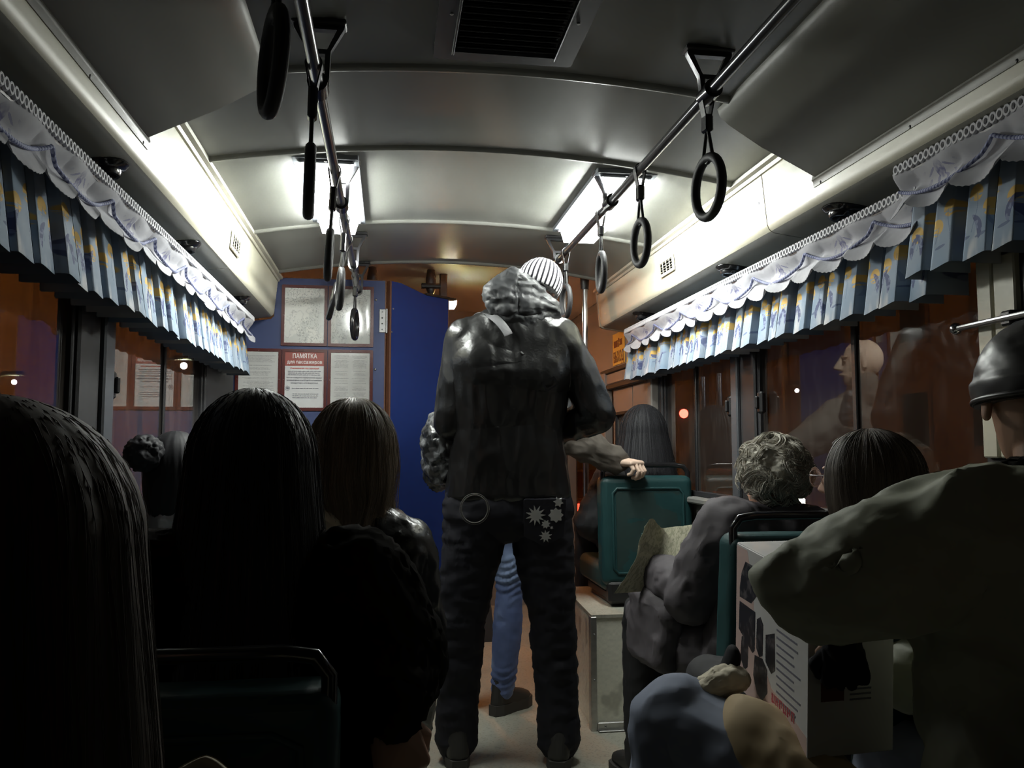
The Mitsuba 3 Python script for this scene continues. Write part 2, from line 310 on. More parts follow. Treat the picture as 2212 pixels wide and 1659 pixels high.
# entrance door at the front right
labels['door_1'] = {'kind': 'structure', 'label': 'cream folding entrance door with glazed leaves at the front right'}
for i, (a, b) in enumerate(((3.80, 4.17), (4.18, 4.55))):
    o = sbox(a, .08, b, 1.40); hole = sbox(a + .07, .62, b - .07, 1.245).buffer(.02); hole2 = sbox(a + .07, .2, b - .07, .5).buffer(.02)
    lf = f'door_1__leaf' if i == 0 else f'door_1__leaf_{i:03d}'
    add(lf, extrude(o.difference(hole).difference(hole2), .03, (.99, 0, 0), (0, 1, 0), (0, 0, 1)), 'm_cabwall')
    for h in (hole, hole2):
        x0, z0, x1, z1 = h.bounds; ring = h.buffer(.004).difference(h.buffer(-.012))
        add(lf + '__seal', extrude(ring, .012, (.984, 0, 0), (0, 1, 0), (0, 0, 1)), 'm_rubber')
        q = np.array([[1.004, x0, z0], [1.004, x1, z0], [1.004, x1, z1], [1.004, x0, z1]]); add(lf + '__pane', trimesh.Trimesh(q, [[0, 1, 2], [0, 2, 3]], process=False), 'm_glass', False)
add('door_1__post', box(.95, .99, 3.745, 3.80, .0, 1.62, .006), 'm_cabwall')
add('door_1__header', box(.965, .99, 3.80, 4.62, 1.43, 1.49, .004), 'm_cabwall'); add('door_1__seal', box(.96, .992, 3.80, 4.62, 1.40, 1.428, .004), 'm_rubber')
add('door_1__rail', box(.955, .99, 3.80, 4.70, 1.49, 1.515, .004), 'm_rubber'); add('door_1__panel', box(.97, .984, 3.80, 5.6, 1.515, 1.9, .003), 'm_cabwall')
add('wall_right__cab_panel', box(.985, 1.0, 4.62, 5.7, 0, .34, .003), 'm_cabwall'); add('wall_right__cab_pane', trimesh.Trimesh(np.array([[.996, 4.72, .34], [.996, 5.68, .34], [.996, 5.68, 1.49], [.996, 4.72, 1.49]]), [[0, 1, 2], [0, 2, 3]], process=False), 'm_windscreen', False); add('wall_right__cab_post', box(.95, 1.0, 4.6, 4.72, 0, 1.5, .006), 'm_cabwall')
# exit sign over the door: faces the aisle
t = thing('exit_sign', 'yellow exit sign with dark lettering above the entrance door', 'sign')
add(t + '__board', box(.966, .969, 4.235, 4.47, 1.525, 1.70, .0008), 'm_sign')
def onwall(m, x, y, z): return moved(m, frame((x, y, z), (0, -1, 0), (0, 0, 1)))   # reads left to right for someone in the aisle facing +x
# at the right wall the reader in the aisle sees +y on the left
m = text('ВЫХОД', .058); w = m.bounds[1][0]; m.apply_scale([.205 / w, 1, 1]); add(t + '__lettering', onwall(m, .966, 4.455, 1.54), 'm_sign_ink', False)
m = extrude(unary_union([sbox(0, 0, .075, .036), sbox(.115, .004, .16, .036), Point(.095, .034).buffer(.013), Point(.095, .008).buffer(.011), sbox(.088, .0, .102, .04)]), .0008); add(t + '__print', onwall(m, .966, 4.44, 1.622), 'm_sign_ink', False)

# ---------------------------------------------------------------- partition, notices, door leaf
t = thing('partition', 'blue partition board behind the driver carrying five framed notices', 'partition')
pp = Polygon([(-1.0, .12), (-.29, .12), (-.29, 1.885), (-.81, 1.885), (-.815, 1.70), (-.83, 1.685), (-.985, 1.665), (-1.0, 1.66)])
add(t + '__board', extrude(pp, .016, (0, 4.066, 0), (1, 0, 0), (0, 0, 1)), 'm_blue')
add(t + '__edging', box(-.292, -.286, 4.049, 4.067, .12, 1.886, .001), 'm_edge')
add(t + '__edging', box(-.81, -.29, 4.049, 4.067, 1.885, 1.889, .001), 'm_edge')
for z in (1.79, 1.45, 1.1): add(t + '__bolt', tm(H(np.vstack([ball((-.335, 4.048, z), (.006, .004, .006))]))), 'm_steel')
t = thing('hinge', 'steel butt hinge joining the blue partition and the blue door leaf, near the top', 'hinge')
add(t + '__plate', box(-.318, -.287, 4.044, 4.0495, 1.63, 1.745, .001), 'm_steel')
add(t + '__pin', tube([(-.283, 4.046, 1.628), (-.283, 4.046, 1.747)], .0055), 'm_steel')
for z in (1.645, 1.673, 1.702, 1.731): add(t + '__screw', tm(H(np.vstack([ball((-.304, 4.0435, z), (.0035, .0015, .0035))]))), 'm_black' if .65 < z - 1 < .71 else 'm_steel')
# leaf
ld = np.array([.30, .25, 0]); LW = np.linalg.norm(ld); ld /= LW
t = thing('door_leaf', 'dark blue door leaf swung open into the driver cab', 'door')
lp = Polygon([(0, .16), (LW, .16), (LW, 1.845), (LW * .62, 1.846), (LW * .18, 1.884), (0, 1.886)])
add(t + '__board', extrude(lp, .018, (-.278, 4.06, 0), ld, (0, 0, 1)), 'm_blue_dark')
def leafbox(a, b, z0, z1, d0=-.003, d1=.021, bb=.001): return moved(box(a, b, z0, z1, d0 - .018, d1 - .018, bb), frame((-.278, 4.06, 0), ld, (0, 0, 1)) @ np.array([[1, 0, 0, 0], [0, 1, 0, 0], [0, 0, 1, .018], [0, 0, 0, 1]]))
add(t + '__edging', leafbox(-.004, .006, .16, 1.886, -.004, .022), 'm_edge')
add(t + '__top_rail', leafbox(LW * .6, LW + .05, 1.846, 1.858, -.01, .028), 'm_black')
add(t + '__edging', leafbox(LW - .001, LW + .004, .16, 1.845), 'm_edge')
for a, z in ((.02, 1.75), (.012, 1.635), (LW - .04, 1.0), (LW - .02, 1.0), (LW - .04, .97), (LW - .02, .97)): add(t + '__screw', moved(tm(H(np.vstack([ball((a, z, -.002 + .02), (.005, .005, .003))]))), frame((-.278, 4.06, 0), ld, (0, 0, 1))), 'm_steel')
# the five notices (x0, x1, z0, z1)
def notice(x0, x1, z0, z1, m, label, foil=True):
    t = thing('notice', label, 'notice', 'framed notices on the blue partition')
    b = .0105; o = sbox(x0 - b, z0 - b, x1 + b, z1 + b).buffer(.004); i = sbox(x0, z0, x1, z1)
    add(t + '__frame', extrude(o.difference(i), .009, (0, 4.05, 0), (1, 0, 0), (0, 0, 1)), 'm_maroon')
    nx, nz = 9, 13; X, Z = np.meshgrid(np.linspace(x0, x1, nx), np.linspace(z0, z1, nz), indexing='ij')
    Y = 4.0465 + .0012 * (meshkit.fbm(np.stack([X * 9, X * 0, Z * 9], -1), 2, int(x0 * -100)) - .5)
    g = sheet(np.stack([X, Y, Z], -1), .0006)
    uvv = np.tile(np.stack([(X - x0) / (x1 - x0), 1 - (z1 - Z) / (z1 - z0)], -1).reshape(-1, 2), (2, 1))
    add(t + '__sheet', g, m, True, uv=uvv)
    for x, z in (((x0 + x1) / 2, z1 + b / 2), (x0 - b / 2, (z0 + z1) / 2), (x1 + b / 2, (z0 + z1) / 2)): add(t + '__pin', tm(H(np.vstack([ball((x, 4.0405, z), (.0022, .0015, .0022))]))), 'm_steel')
    return t
notice(-.766, -.580, 1.572, 1.838, 'm_print_map', 'framed grey map sheet on the blue partition, upper left notice')
notice(-.547, -.360, 1.572, 1.838, 'm_print_schedule', 'framed printed sheet behind the hanging strap, upper right notice')
notice(-.972, -.790, 1.262, 1.528, 'm_print_one', 'framed typed sheet at the window end of the lower row of notices')
t = notice(-.759, -.577, 1.262, 1.528, 'm_paper_plain', 'framed red headed passenger rules sheet, middle of the lower row of notices')
notice(-.545, -.360, 1.262, 1.528, 'm_print_two', 'framed sheet typed in two columns at the door end of the lower row')
Y0 = 4.0452
def onpart(m, x, z): return moved(m, frame((x, Y0, z), (1, 0, 0), (0, 0, 1)))
add(t + '__banner', box(-.759, -.577, Y0 - .0003, Y0 + .0006, 1.462, 1.528, .0001), 'm_red_banner', False)
def line(s, h, z, w, m, x=None, bold=True):
    q = text(s, h, .0006, bold); ww = q.bounds[1][0]; q.apply_scale([w / ww, 1, 1]); q = onpart(q, -.668 - w / 2 if x is None else x, z); q.apply_translation([0, -.0004, 0]); add(t + '__lettering', q, m, False)
line('ПАМЯТКА', .0215, 1.4995, .115, 'm_white_ink'); line('для пассажиров', .0165, 1.473, .163, 'm_white_ink')
line('Уважаемые пассажиры!', .0075, 1.447, .135, 'm_red_ink')
def bars(x, z, w, h, seed):     # words too small to read in the photograph
    g = np.random.default_rng(seed); c, out = x, []
    while c < x + w - .004:
        d = min(g.uniform(.006, .018), x + w - c); out.append(sbox(c, 0, c + d, h)); c += d + .003
    m = onpart(extrude(unary_union(out), .0006), 0, z); m.apply_translation([0, -.0004, 0]); add(t + '__print_line', m, 'm_grey_ink', False)
for k in range(3): bars(-.745, 1.434 - .0085 * k, .155, .0032, k)
line('Если вы обнаружили подозрительный предмет', .0055, 1.403, .165, 'm_grey_ink')
line('немедленно сообщите о находке', .0068, 1.390, .163, 'm_grey_ink'); line('кондуктору или водителю', .0068, 1.377, .128, 'm_grey_ink')
q = extrude(Point(0, 0).buffer(.011).difference(Point(0, 0).buffer(.0092)).union(sbox(-.005, -.004, .005, .004).buffer(.001)), .0006); add(t + '__emblem', onpart(q, -.745, 1.354), 'm_grey_ink', False)
bars(-.725, 1.353, .128, .003, 7)
for k in range(3): bars(-.722, 1.326 - .009 * k, .12, .003, 11 + k)

# ---------------------------------------------------------------- ceiling lamps, vent, nozzles, small grilles
def ceiling_lamp(x0, x1, label, rad):
    t = thing('ceiling_lamp', label, 'ceiling lamp', 'lit ceiling lamps')
    y0, y1 = 2.44, 3.13; xm = (x0 + x1) / 2; zb = min(ceil_z(x0), ceil_z(x1))
    # the translucent cover: a flat lower pane and two steep side panes, the sides next to the tubes are the brightest
    ya, yb, wb, zt, zl = y0 + .026, y1 - .016, .80, zb - .002, zb - .055
    q = lambda pts: trimesh.Trimesh(pts, [[0, 1, 2], [0, 2, 3]], process=False)
    xl, xr = xm - wb * (xm - x0), xm + wb * (x1 - xm)
    k = add(t + '__diffuser', q([[xl, ya, zl], [xl, yb, zl], [xr, yb, zl], [xr, ya, zl]]), 'm_black', False); scene[k]['emitter'] = {'type': 'area', 'radiance': rgb(*[.85 * c for c in rad]), 'sampling_weight': 5.}
    for side_ in ([[x0, ya, zt], [x0, yb, zt], [xl, yb, zl], [xl, ya, zl]], [[x1, yb, zt], [x1, ya, zt], [xr, ya, zl], [xr, yb, zl]]):
        k = add(t + '__side_pane', q(side_), 'm_black', False); scene[k]['emitter'] = {'type': 'area', 'radiance': rgb(*[1.5 * c for c in rad]), 'sampling_weight': 4.}
    for yy in (ya, yb):
        k = add(t + '__end_plate', extrude(Polygon([(x0, zt), (xl, zl), (xr, zl), (x1, zt)]), .002, (0, yy + (.0 if yy == ya else .002), 0), (1, 0, 0), (0, 0, 1)), 'm_lamp_end', False); scene[k]['emitter'] = {'type': 'area', 'radiance': rgb(*[.12 * c for c in rad]), 'sampling_weight': .5}
    for yy in (y0 + .006, y1 - .016): add(t + '__end_cap', box(x0 - .008, x1 + .008, yy, yy + .016, zb - .012, zb + .006, .004), 'm_frame_grey')
    o = sbox(x0 - .016, y0, x1 + .016, y1 + .012).buffer(.006); i = sbox(x0 - .001, y0 + .017, x1 + .001, y1 - .002)
    add(t + '__frame', extrude(o.difference(i), .014, (0, 0, zb - .004)), 'm_frame_grey')
    for yy in (y0 + .008, y1 + .006): add(t + '__screw', tm(H(np.vstack([ball((xm, yy, zb - .009), (.005, .005, .002))]))), 'm_steel')
ceiling_lamp(-.535, -.385, 'glowing white ceiling lamp over the left aisle rail', LAMP)
ceiling_lamp(.385, .535, 'glowing white ceiling lamp over the right aisle rail', LAMP)
t = thing('ceiling_vent', 'dark slatted ceiling vent at the top of the picture', 'vent')
zc = CROWN - .004
o = sbox(-.165, .95, .125, 1.785).buffer(.012); i = sbox(-.128, .98, .088, 1.755).buffer(.005)
add(t + '__frame', extrude(o.difference(i), .014, (0, 0, zc - .014)), 'm_frame_grey')
for x in (-.135, .095): add(t + '__bead', tube([(x, .96, zc - .015), (x, 1.77, zc - .015)], .003, 6), 'm_frame_grey')
sl = moved(box(-.128, .088, -.010, .010, -.0015, .0015, .0008), np.vstack([np.hstack([rotx(.6), [[0], [0], [0]]]), [0, 0, 0, 1]]))
sd = mikit.ply(sl, 'm_slat', smooth=30)
for n in range(32):
    k = key_of(t + '__slat'); scene[k] = {**sd, 'to_world': T().translate([0, .995 + .0242 * n, zc - .008])}
add(t + '__backing', box(-.13, .09, .96, 1.77, zc + .001, zc + .003, .0005), 'm_black')
for x, y in ((-.15, 1.6), (.11, 1.6), (-.15, 1.2), (.11, 1.2)): add(t + '__screw', tm(H(np.vstack([ball((x, y, zc - .015), (.004, .004, .002))]))), 'm_steel')
un = np.array([.151, 0, .020]) / np.linalg.norm([.151, 0, .020])   # along the duct's underside
NZ = [(-1, 1.87, 'air nozzle under the left duct above the near end of the left curtain'), (-1, 2.58, 'air nozzle under the left duct, middle of the three'), (-1, 3.5, 'air nozzle under the left duct close to the blue partition'),
      (1, 1.945, 'air nozzle under the right duct nearest to the camera'), (1, 2.655, 'air nozzle under the right duct, middle of the three'), (1, 3.64, 'air nozzle under the right duct at its front end')]
oval = lambda a, b, n=28: [(a * math.copysign(abs(math.cos(q)) ** .7, math.cos(q)), b * math.copysign(abs(math.sin(q)) ** .7, math.sin(q))) for q in np.linspace(0, 2 * np.pi, n + 1)[:-1]]
base = loft(np.array([[(x, y, h) for x, y in oval(a, b)] for a, b, h in ((.064, .046, -.004), (.064, .046, .003), (.056, .039, .011), (.044, .032, .015))]))
ring = loft(np.array([[(r * math.cos(a), r * math.sin(a), h) for a in np.linspace(0, 2 * np.pi, 25)[:-1]] for r, h in ((.036, .006), (.036, .016), (.032, .024), (.025, .024), (.021, .012), (.002, .012))]), caps=False)
fin = box(-.018, .018, -.001, .001, .008, .017, .0005)
for s, y, lab in NZ:
    t = thing('air_nozzle', lab, 'air nozzle', 'air nozzles under the ducts')
    u = np.array([s * un[0], 0, -un[2]]); v = np.array([0, -s * 1., 0]); M = frame((s * .90, y, 1.6832), u, v)
    if M[2, 2] > 0: M = frame((s * .90, y, 1.6832), u, -v)
    M2 = M.copy(); M2[:3, 3] += M[:3, 0] * s * 0 + np.array([-.012 * s, .004, 0])
    add(t + '__base', moved(base, M), 'm_gloss_black', 30); add(t + '__ring', moved(ring, M2), 'm_gloss_black', 30)
    for a in (-.009, 0, .009): add(t + '__fin', moved(moved(fin, np.array([[1, 0, 0, 0], [0, 1, 0, a], [0, 0, 1, 0], [0, 0, 0, 1.]])), M2), 'm_black')
for s, y0, y1, lab in ((-1, 2.885, 3.03, 'small louvre grille in the face of the left duct'), (1, 2.995, 3.15, 'small louvre grille in the face of the right duct')):
    t = thing('duct_grille', lab, 'vent'); M = frame((s * .8055, y1 if s > 0 else y0, 1.752), (0, -s, 0), (-s * .09, 0, 1))
    if s > 0: pass
    W_, H_ = abs(y1 - y0), .056
    o = sbox(0, 0, W_, H_).buffer(.004); i = sbox(.008, .007, W_ - .008, H_ - .007)
    add(t + '__frame', moved(extrude(o.difference(i), .006, (0, 0, -.001)), M), 'm_trim'); add(t + '__backing', moved(box(.004, W_ - .004, .004, H_ - .004, .0002, .0012, .0002), M), 'm_slot_shade')  # black sheet stands in for the shade inside the slots
    for q in range(4): add(t + '__louvre', moved(box(.006, W_ - .006, .0130 + q * .0105, .0150 + q * .0105, .001, .005, .001), M), 'm_trim')
    for q in (1, 2, 3): add(t + '__mullion', moved(box(W_ * q / 4 - .0015, W_ * q / 4 + .0015, .006, H_ - .006, .001, .0055, .001), M), 'm_trim')

# ---------------------------------------------------------------- hand rails, brackets, strap handles
RX, RZL, RZR = .415, 1.802, 1.84
for s, y1, lab in ((-1, 4.0, 'long dark handrail under the ceiling on the left of the aisle'), (1, 4.0, 'long dark handrail under the ceiling on the right of the aisle')):
    t = thing('handrail', lab, 'handrail', None); x = s * RX; RZ = RZL if s < 0 else RZR
    add(t + '__tube', tube([(x, y, RZ) for y in np.linspace(-1.5, y1 - .12, 12)] + [(x + .004 * s, y1 - .05, RZ + .004), (x + .012 * s, y1, RZ + .03), (x + .014 * s, y1 + .02, ceil_z(x))], .0125, 16), 'm_rail')
    for y in ((.05, .86, 1.67, 2.50, 3.35, 3.88) if s < 0 else (.05, .86, 1.665, 2.48, 3.29, 3.9)):
        zt = ceil_z(x) - .002; P = []
        o = Polygon([(-.052, zt), (.052, zt), (.05, zt - .014), (.024, zt - .062), (.021, RZ + .004), (-.021, RZ + .004), (-.024, zt - .062), (-.05, zt - .014)])
        h1 = Polygon([(-.036, zt - .016), (.036, zt - .016), (.017, zt - .058), (-.017, zt - .058)]); h2 = Polygon([(-.013, zt - .068), (.013, zt - .068), (.012, RZ + .018), (-.012, RZ + .018)])
        k = add(t + '__bracket', extrude(o.difference(h1).difference(h2), .016, (x, y + .008, 0), (1, 0, 0), (0, 0, 1)), 'm_bracket')
        add(k + '__foot', box(x - .055, x + .055, y - .02, y + .02, zt - .008, zt + .004, .003), 'm_black')
        add(k + '__clamp', tube([(x, y - .026, RZ), (x, y + .026, RZ)], .0205, 14), 'm_gloss_black')
def strap_handle(x, y, swing, twist, label, ringmat='m_rubber', drop=.0, rr=.054, tilt=0.0):
    RZ = RZL if x < 0 else RZR
    t = thing('strap_handle', label, 'strap handle', 'strap handles on the handrails')
    # local: rail axis is y at the origin, hanging along -z, ring in the yz plane
    th = np.linspace(0, 2 * np.pi, 21)[:-1]
    def loop(pts, w, r=.0016):   # flat band
        p = np.asarray(pts, float); return p
    band = []
    for a in np.linspace(-.35, np.pi + .35, 17): band.append((.0155 * math.cos(a), .0155 * math.sin(a)))
    band = [(.006, -.05)] + band + [(-.006, -.05)]
    sec = np.array(band); ring3 = np.array([[(a[0], -.011, a[1]), (a[0], .011, a[1])] for a in sec])
    B = sheet(ring3, .0025)
    buckle = box(-.009, .009, -.014, .014, -.108 - drop, -.045, .004)
    lp = []
    for a in (-1, 1): lp.append(tube([(0, a * .004, -.104 - drop), (0, a * .010, -.125 - drop), (0, a * .019, -.158 - drop), (0, a * .012, -.172 - drop), (0, 0, -.176 - drop)], .0042, 8))
    zc_ = -.172 - drop - rr
    R = tube([(0, rr * math.sin(a), zc_ + rr * 1.12 * math.cos(a)) for a in np.linspace(0, 2 * np.pi, 49)[:-1]], .0105, 12, closed=True)
    A = np.eye(4); A[:3, :3] = roty(swing); A[:3, 3] = (x, y, RZ)
    Tw = np.eye(4); Tw[:3, :3] = rotz(twist)
    G = A @ Tw; B_ = A
    add(t + '__band', moved(B, B_), 'm_black', 40); add(t + '__buckle', moved(buckle, G), 'm_gloss_black')
    add(t + '__loop', moved(cat_(*lp), G), 'm_black', 50); add(t + '__ring', moved(R, G), ringmat, 60)
    add(t + '__rivet', moved(tm(H(np.vstack([ball((.009, 0, -.07), (.002, .004, .004))]))), G), 'm_steel')
strap_handle(-RX, 1.09, .03, .32, 'black ring strap hanging nearest the camera on the left rail', drop=-.005, rr=.058)
strap_handle(-RX, 1.575, .02, .10, 'black ring strap second from the camera on the left rail', rr=.056)
strap_handle(-RX, 2.19, .05, .05, 'black ring strap third from the camera on the left rail, before the lamp')
strap_handle(-RX, 2.66, .04, .15, 'black ring strap fourth from the camera on the left rail, over the notices')
strap_handle(-RX, 2.92, .22, .12, 'black ring strap fifth from the camera on the left rail, over the notices', 'm_gloss_black')
strap_handle(-RX, 3.56, .0, -.15, 'glossy black ring strap at the front end of the left rail', 'm_gloss_black', drop=-.02)
strap_handle(RX, 1.68, .0, .12, 'black ring strap nearest the camera on the right rail', rr=.058, drop=-.025)
strap_handle(RX, 2.17, .0, .06, 'black ring strap second from the camera on the right rail', drop=-.02)
strap_handle(RX, 2.60, -.0, -.06, 'black ring strap third from the camera on the right rail', drop=-.03)
strap_handle(RX, 3.15, .0, .1, 'black ring strap next to the striped knitted hat', drop=-.03)
# stanchion poles in front
for x, y, z0, mt, lab in ((.60, 4.05, 0, 'm_chrome', 'chrome floor to ceiling pole right of the knitted hat'), (.70, 4.02, 0, 'm_chrome', 'dark topped chrome pole beside the end of the right duct')):
    t = thing('grab_pole', lab, 'pole'); zt = 1.94
    add(t + '__tube', tube([(x, y, 0.0), (x, y, zt)], .0155, 16), mt); add(t + '__socket', tube([(x, y, zt - .075), (x, y, zt - .01), (x, y, zt + .03)], [.02, .024, .03], 16), 'm_black'); add(t + '__foot', tube([(x, y, 0), (x, y, .02)], .032, 16), 'm_black')
for x, y, lab in ((-.36, 4.32, 'pole with black ceiling socket behind the blue partition'), (-.055, 4.34, 'black pole with a cross clamp behind the open blue leaf')):
    t = thing('grab_pole', lab, 'pole'); add(t + '__tube', tube([(x, y, 0), (x, y, 2.0)], .014, 14), 'm_black'); add(t + '__socket', tube([(x, y, 1.88), (x, y, 1.91), (x, y, 1.96), (x, y, 2.01)], [.015, .027, .027, .02], 16), 'm_black')
    if x > -.2: add(t + '__cross_clamp', cat_(tube([(x - .05, y - .02, 1.92), (x + .05, y - .02, 1.92)], .015, 12)), 'm_black')
t = thing('cab_lamp', 'small lit warm lamp on the ceiling behind the open blue leaf', 'lamp')
add(t + '__housing', box(-.03, .075, 4.43, 4.56, 1.874, 1.882, .003), 'm_black'); add(t + '__stem', box(.0, .04, 4.47, 4.51, 1.89, 2.03, .004), 'm_black')
k = add(t + '__bulb', box(.022, .09, 4.42, 4.57, 1.838, 1.873, .008), 'm_black', False); scene[k]['emitter'] = {'type': 'area', 'radiance': rgb(*CABLAMP), 'sampling_weight': 2.}

# ---------------------------------------------------------------- curtains
def tulips(p, n, uv):
    y, z = uv.x, uv.y
    base = mix([.19, .27, .37], [.33, .38, .44], fbm(y * 22, z * 16, 2)); base = mix(base, [.52, .53, .55], smoothstep(.55, .75, fbm(y * 34 + 5, z * 9, 7)) * smoothstep(.13, .0, z))
    c = base
    for k in (0, 1):
        i = dr.floor(y / .088 + .5 * k); r0 = cell_rand(i, k, 3); r1 = cell_rand(i, k, 5); u = y - (i + .5 - .5 * k + .3 * (r1 - .5)) * .088
        ct = .120 - .03 * k + .016 * (r0 - .5)
        head = smoothstep(1.15, .85, dr.square(u / .019) + dr.square((z - ct) / .018)) * dr.select(z < ct - .002, smoothstep(.3, .6, noise(y * 90, z * 420)), 1.)
        c = mix(c, [.60, .38, .08], head * .9)
        stem = smoothstep(.0018, .0008, dr.abs(u - .006 * dr.sin(z * 50 + r0 * 6))) * dr.select((z < ct) & (z > .05), 1., 0.)
        c = mix(c, [.12, .16, .26], stem * .55)
        for sg in (-1, 1):
            zc = .062 + .02 * (cell_rand(i, k, 12 + sg) - .5); w = u - sg * .012
            a = w * .93 + sg * (z - zc) * .36; b = (z - zc) * .93 - sg * w * .36
            leaf = smoothstep(1.1, .8, dr.square((a + .35 * sg * b * b / .03) / .0075) + dr.square(b / .028)) * dr.select(cell_rand(i, k, 9 + sg) > .55, 1., 0.)
            c = mix(c, mix([.07, .085, .18], [.18, .21, .32], smoothstep(.55, .7, noise(y * 160, z * 160))), leaf * .9)
        tw = smoothstep(1.1, .8, dr.square((u - .022) / .014) + dr.square((z - .045 + .2 * u) / .0035)); c = mix(c, [.10, .13, .23], tw * dr.select(r1 > .4, .8, 0.))
    return c
mat('m_curtain', proc(tulips), .8, .3)
def valprint(p, n, uv):
    y, z = uv.x, uv.y     # z: 0 at the top, down
    i = dr.floor(y / .33 + .5); u = dr.abs(y - i * .33)
    w = noise(u * 160, z * 150, 4)
    scroll = smoothstep(.42, .5, dr.sin(u * 210 + 5 * dr.sin(z * 95)) * dr.sin(z * 170 + 3)) * smoothstep(.06, .03, u) * dr.select((z > .018) & (z < .078), 1., 0.)
    c = mix([.42, .42, .44], [.35, .35, .38], fbm(y * 40, z * 40))
    knot = smoothstep(1.2, .8, dr.square(u / .014) + dr.square((z - .03) / .018))
    return mix(mix(c, [.12, .12, .24], scroll * .6), [.10, .10, .2], knot * w)
mat('m_valance', proc(valprint), .85, .3)
mat('m_braid', proc(lambda p, n, uv: mix([.07, .08, .17], [.24, .26, .38], smoothstep(.2, .6, dr.sin((p.y + p.z * .8) * 620) * .5 + .5))), .8)
mat('m_lace', (.52, .52, .54), .85)
def curtain(s, y0, y1, X, zt, zb, label, seed):
    t = thing('curtain', label, 'curtain'); L = y1 - y0; per = .0855; nper = L / per; r = np.random.default_rng(seed)
    nu, nv = int(nper * 22), 14; yy = np.linspace(y0, y1, nu); v = np.linspace(0, 1, nv)
    ph = (yy - y0) / per; ph = ph + .10 * np.interp(ph, np.arange(0, nper + 2), r.uniform(-1, 1, int(nper) + 3)[:len(np.arange(0, nper + 2))])
    fr = ph - np.floor(ph); amp = r.uniform(.85, 1.08, int(nper) + 3)[np.floor(ph).astype(int)]
    prof = np.clip(np.minimum(fr, 1 - fr) * 8.5 - .95, 0, 1); prof = prof * prof * (3 - 2 * prof)
    lean = (fr - .5) * .35
    ZB = zb + .004 * np.sin(ph * 6.28)
    P = np.zeros((nu, nv, 3))
    P[..., 1] = yy[:, None] - .007 * np.sin(2 * np.pi * fr)[:, None] * v[None]
    P[..., 2] = zt - (zt - ZB[:, None]) * v[None]
    d = (prof * amp)[:, None] * (.078 + .030 * v[None]) + lean[:, None] * .012 + .0 + .004 * v[None]
    P[..., 0] = s * (X + .048) - s * d
    uvv = np.stack([np.broadcast_to((yy * 1.25)[:, None], (nu, nv)), P[..., 2] - zb], -1).reshape(-1, 2)
    add(t + '__pleats', sheet(P, .0014), 'm_curtain', True, uv=np.tile(uvv, (2, 1)))
    # valance
    nu = int(L / .007); yy = np.linspace(y0, y1, nu); v = np.linspace(0, 1, 12); sc = .14
    q = np.abs(np.sin(np.pi * (yy - y0) / sc)); zbv = zt - .075 - .028 * q ** .6 - .0025 * np.abs(np.sin(np.pi * yy / .014))
    P = np.zeros((nu, 12, 3)); P[..., 1] = yy[:, None]; P[..., 2] = zt - (zt - zbv)[:, None] * v[None]
    fl = .018 * np.sin(2 * np.pi * (yy - y0) / sc * .5 + seed) ** 2 + .008 * np.sin(yy * 23 + seed)
    sm = np.clip(v / .5, 0, 1); sm = sm * sm * (3 - 2 * sm); P[..., 0] = s * (X - .068 + .024 * sm[None]) - s * (np.maximum(v - .5, 0)[None] * 2 * (.030 + fl[:, None] * .5) + .003 * np.sin(yy * 31)[:, None])
    uvv = np.stack([np.broadcast_to((yy - y0)[:, None], (nu, 12)), zt - P[..., 2]], -1).reshape(-1, 2)
    add(t + '__valance', sheet(P, .0012), 'm_valance', True, uv=np.tile(uvv, (2, 1)), label='white scalloped valance')
    # little loops along the top
    loops = []
    for y in np.arange(y0 + .008, y1, .0175):
        loops.append(tube([(s * (X - .068), y + .0072 * math.cos(a), zt + .006 + .0088 * math.sin(a)) for a in np.linspace(0, 2 * np.pi, 11)[:-1]], .0040, 6, closed=True))
    add(t + '__lace_edge', cat_(*loops), 'm_lace', 60, kind='stuff')
    # swagged braid
    ys = np.arange(y0, y1, .006); ph = ((ys - y0) / .33 + .5) % 1.0; z = zt - .022 - .046 * np.sin(np.pi * ph) ** .8
    xs = np.interp(z, [zt - .1, zt - .07, zt - .045, zt - .02, zt], [X - .078, X - .062, X - .052, X - .064, X - .07])
    add(t + '__braid', tube(np.stack([s * (xs - .003), ys, z], 1), .0042, 7), 'm_braid', 60)
    add(t + '__rod', tube([(s * (X - .060), y0, zt - .006), (s * (X - .060), y1, zt - .006)], .005, 8), 'm_steel')
    return t
curtain(-1, -.6, 3.76, .93, 1.63, 1.392, 'blue tulip print curtain with white valance along the left windows', 3)
curtain(1, 1.615, 3.88, .93, 1.628, 1.398, 'blue tulip print curtain with white valance along the right windows', 5)
curtain(1, .2, 1.655, .905, 1.675, 1.442, 'nearer blue curtain with white valance at the right edge of the picture', 8)

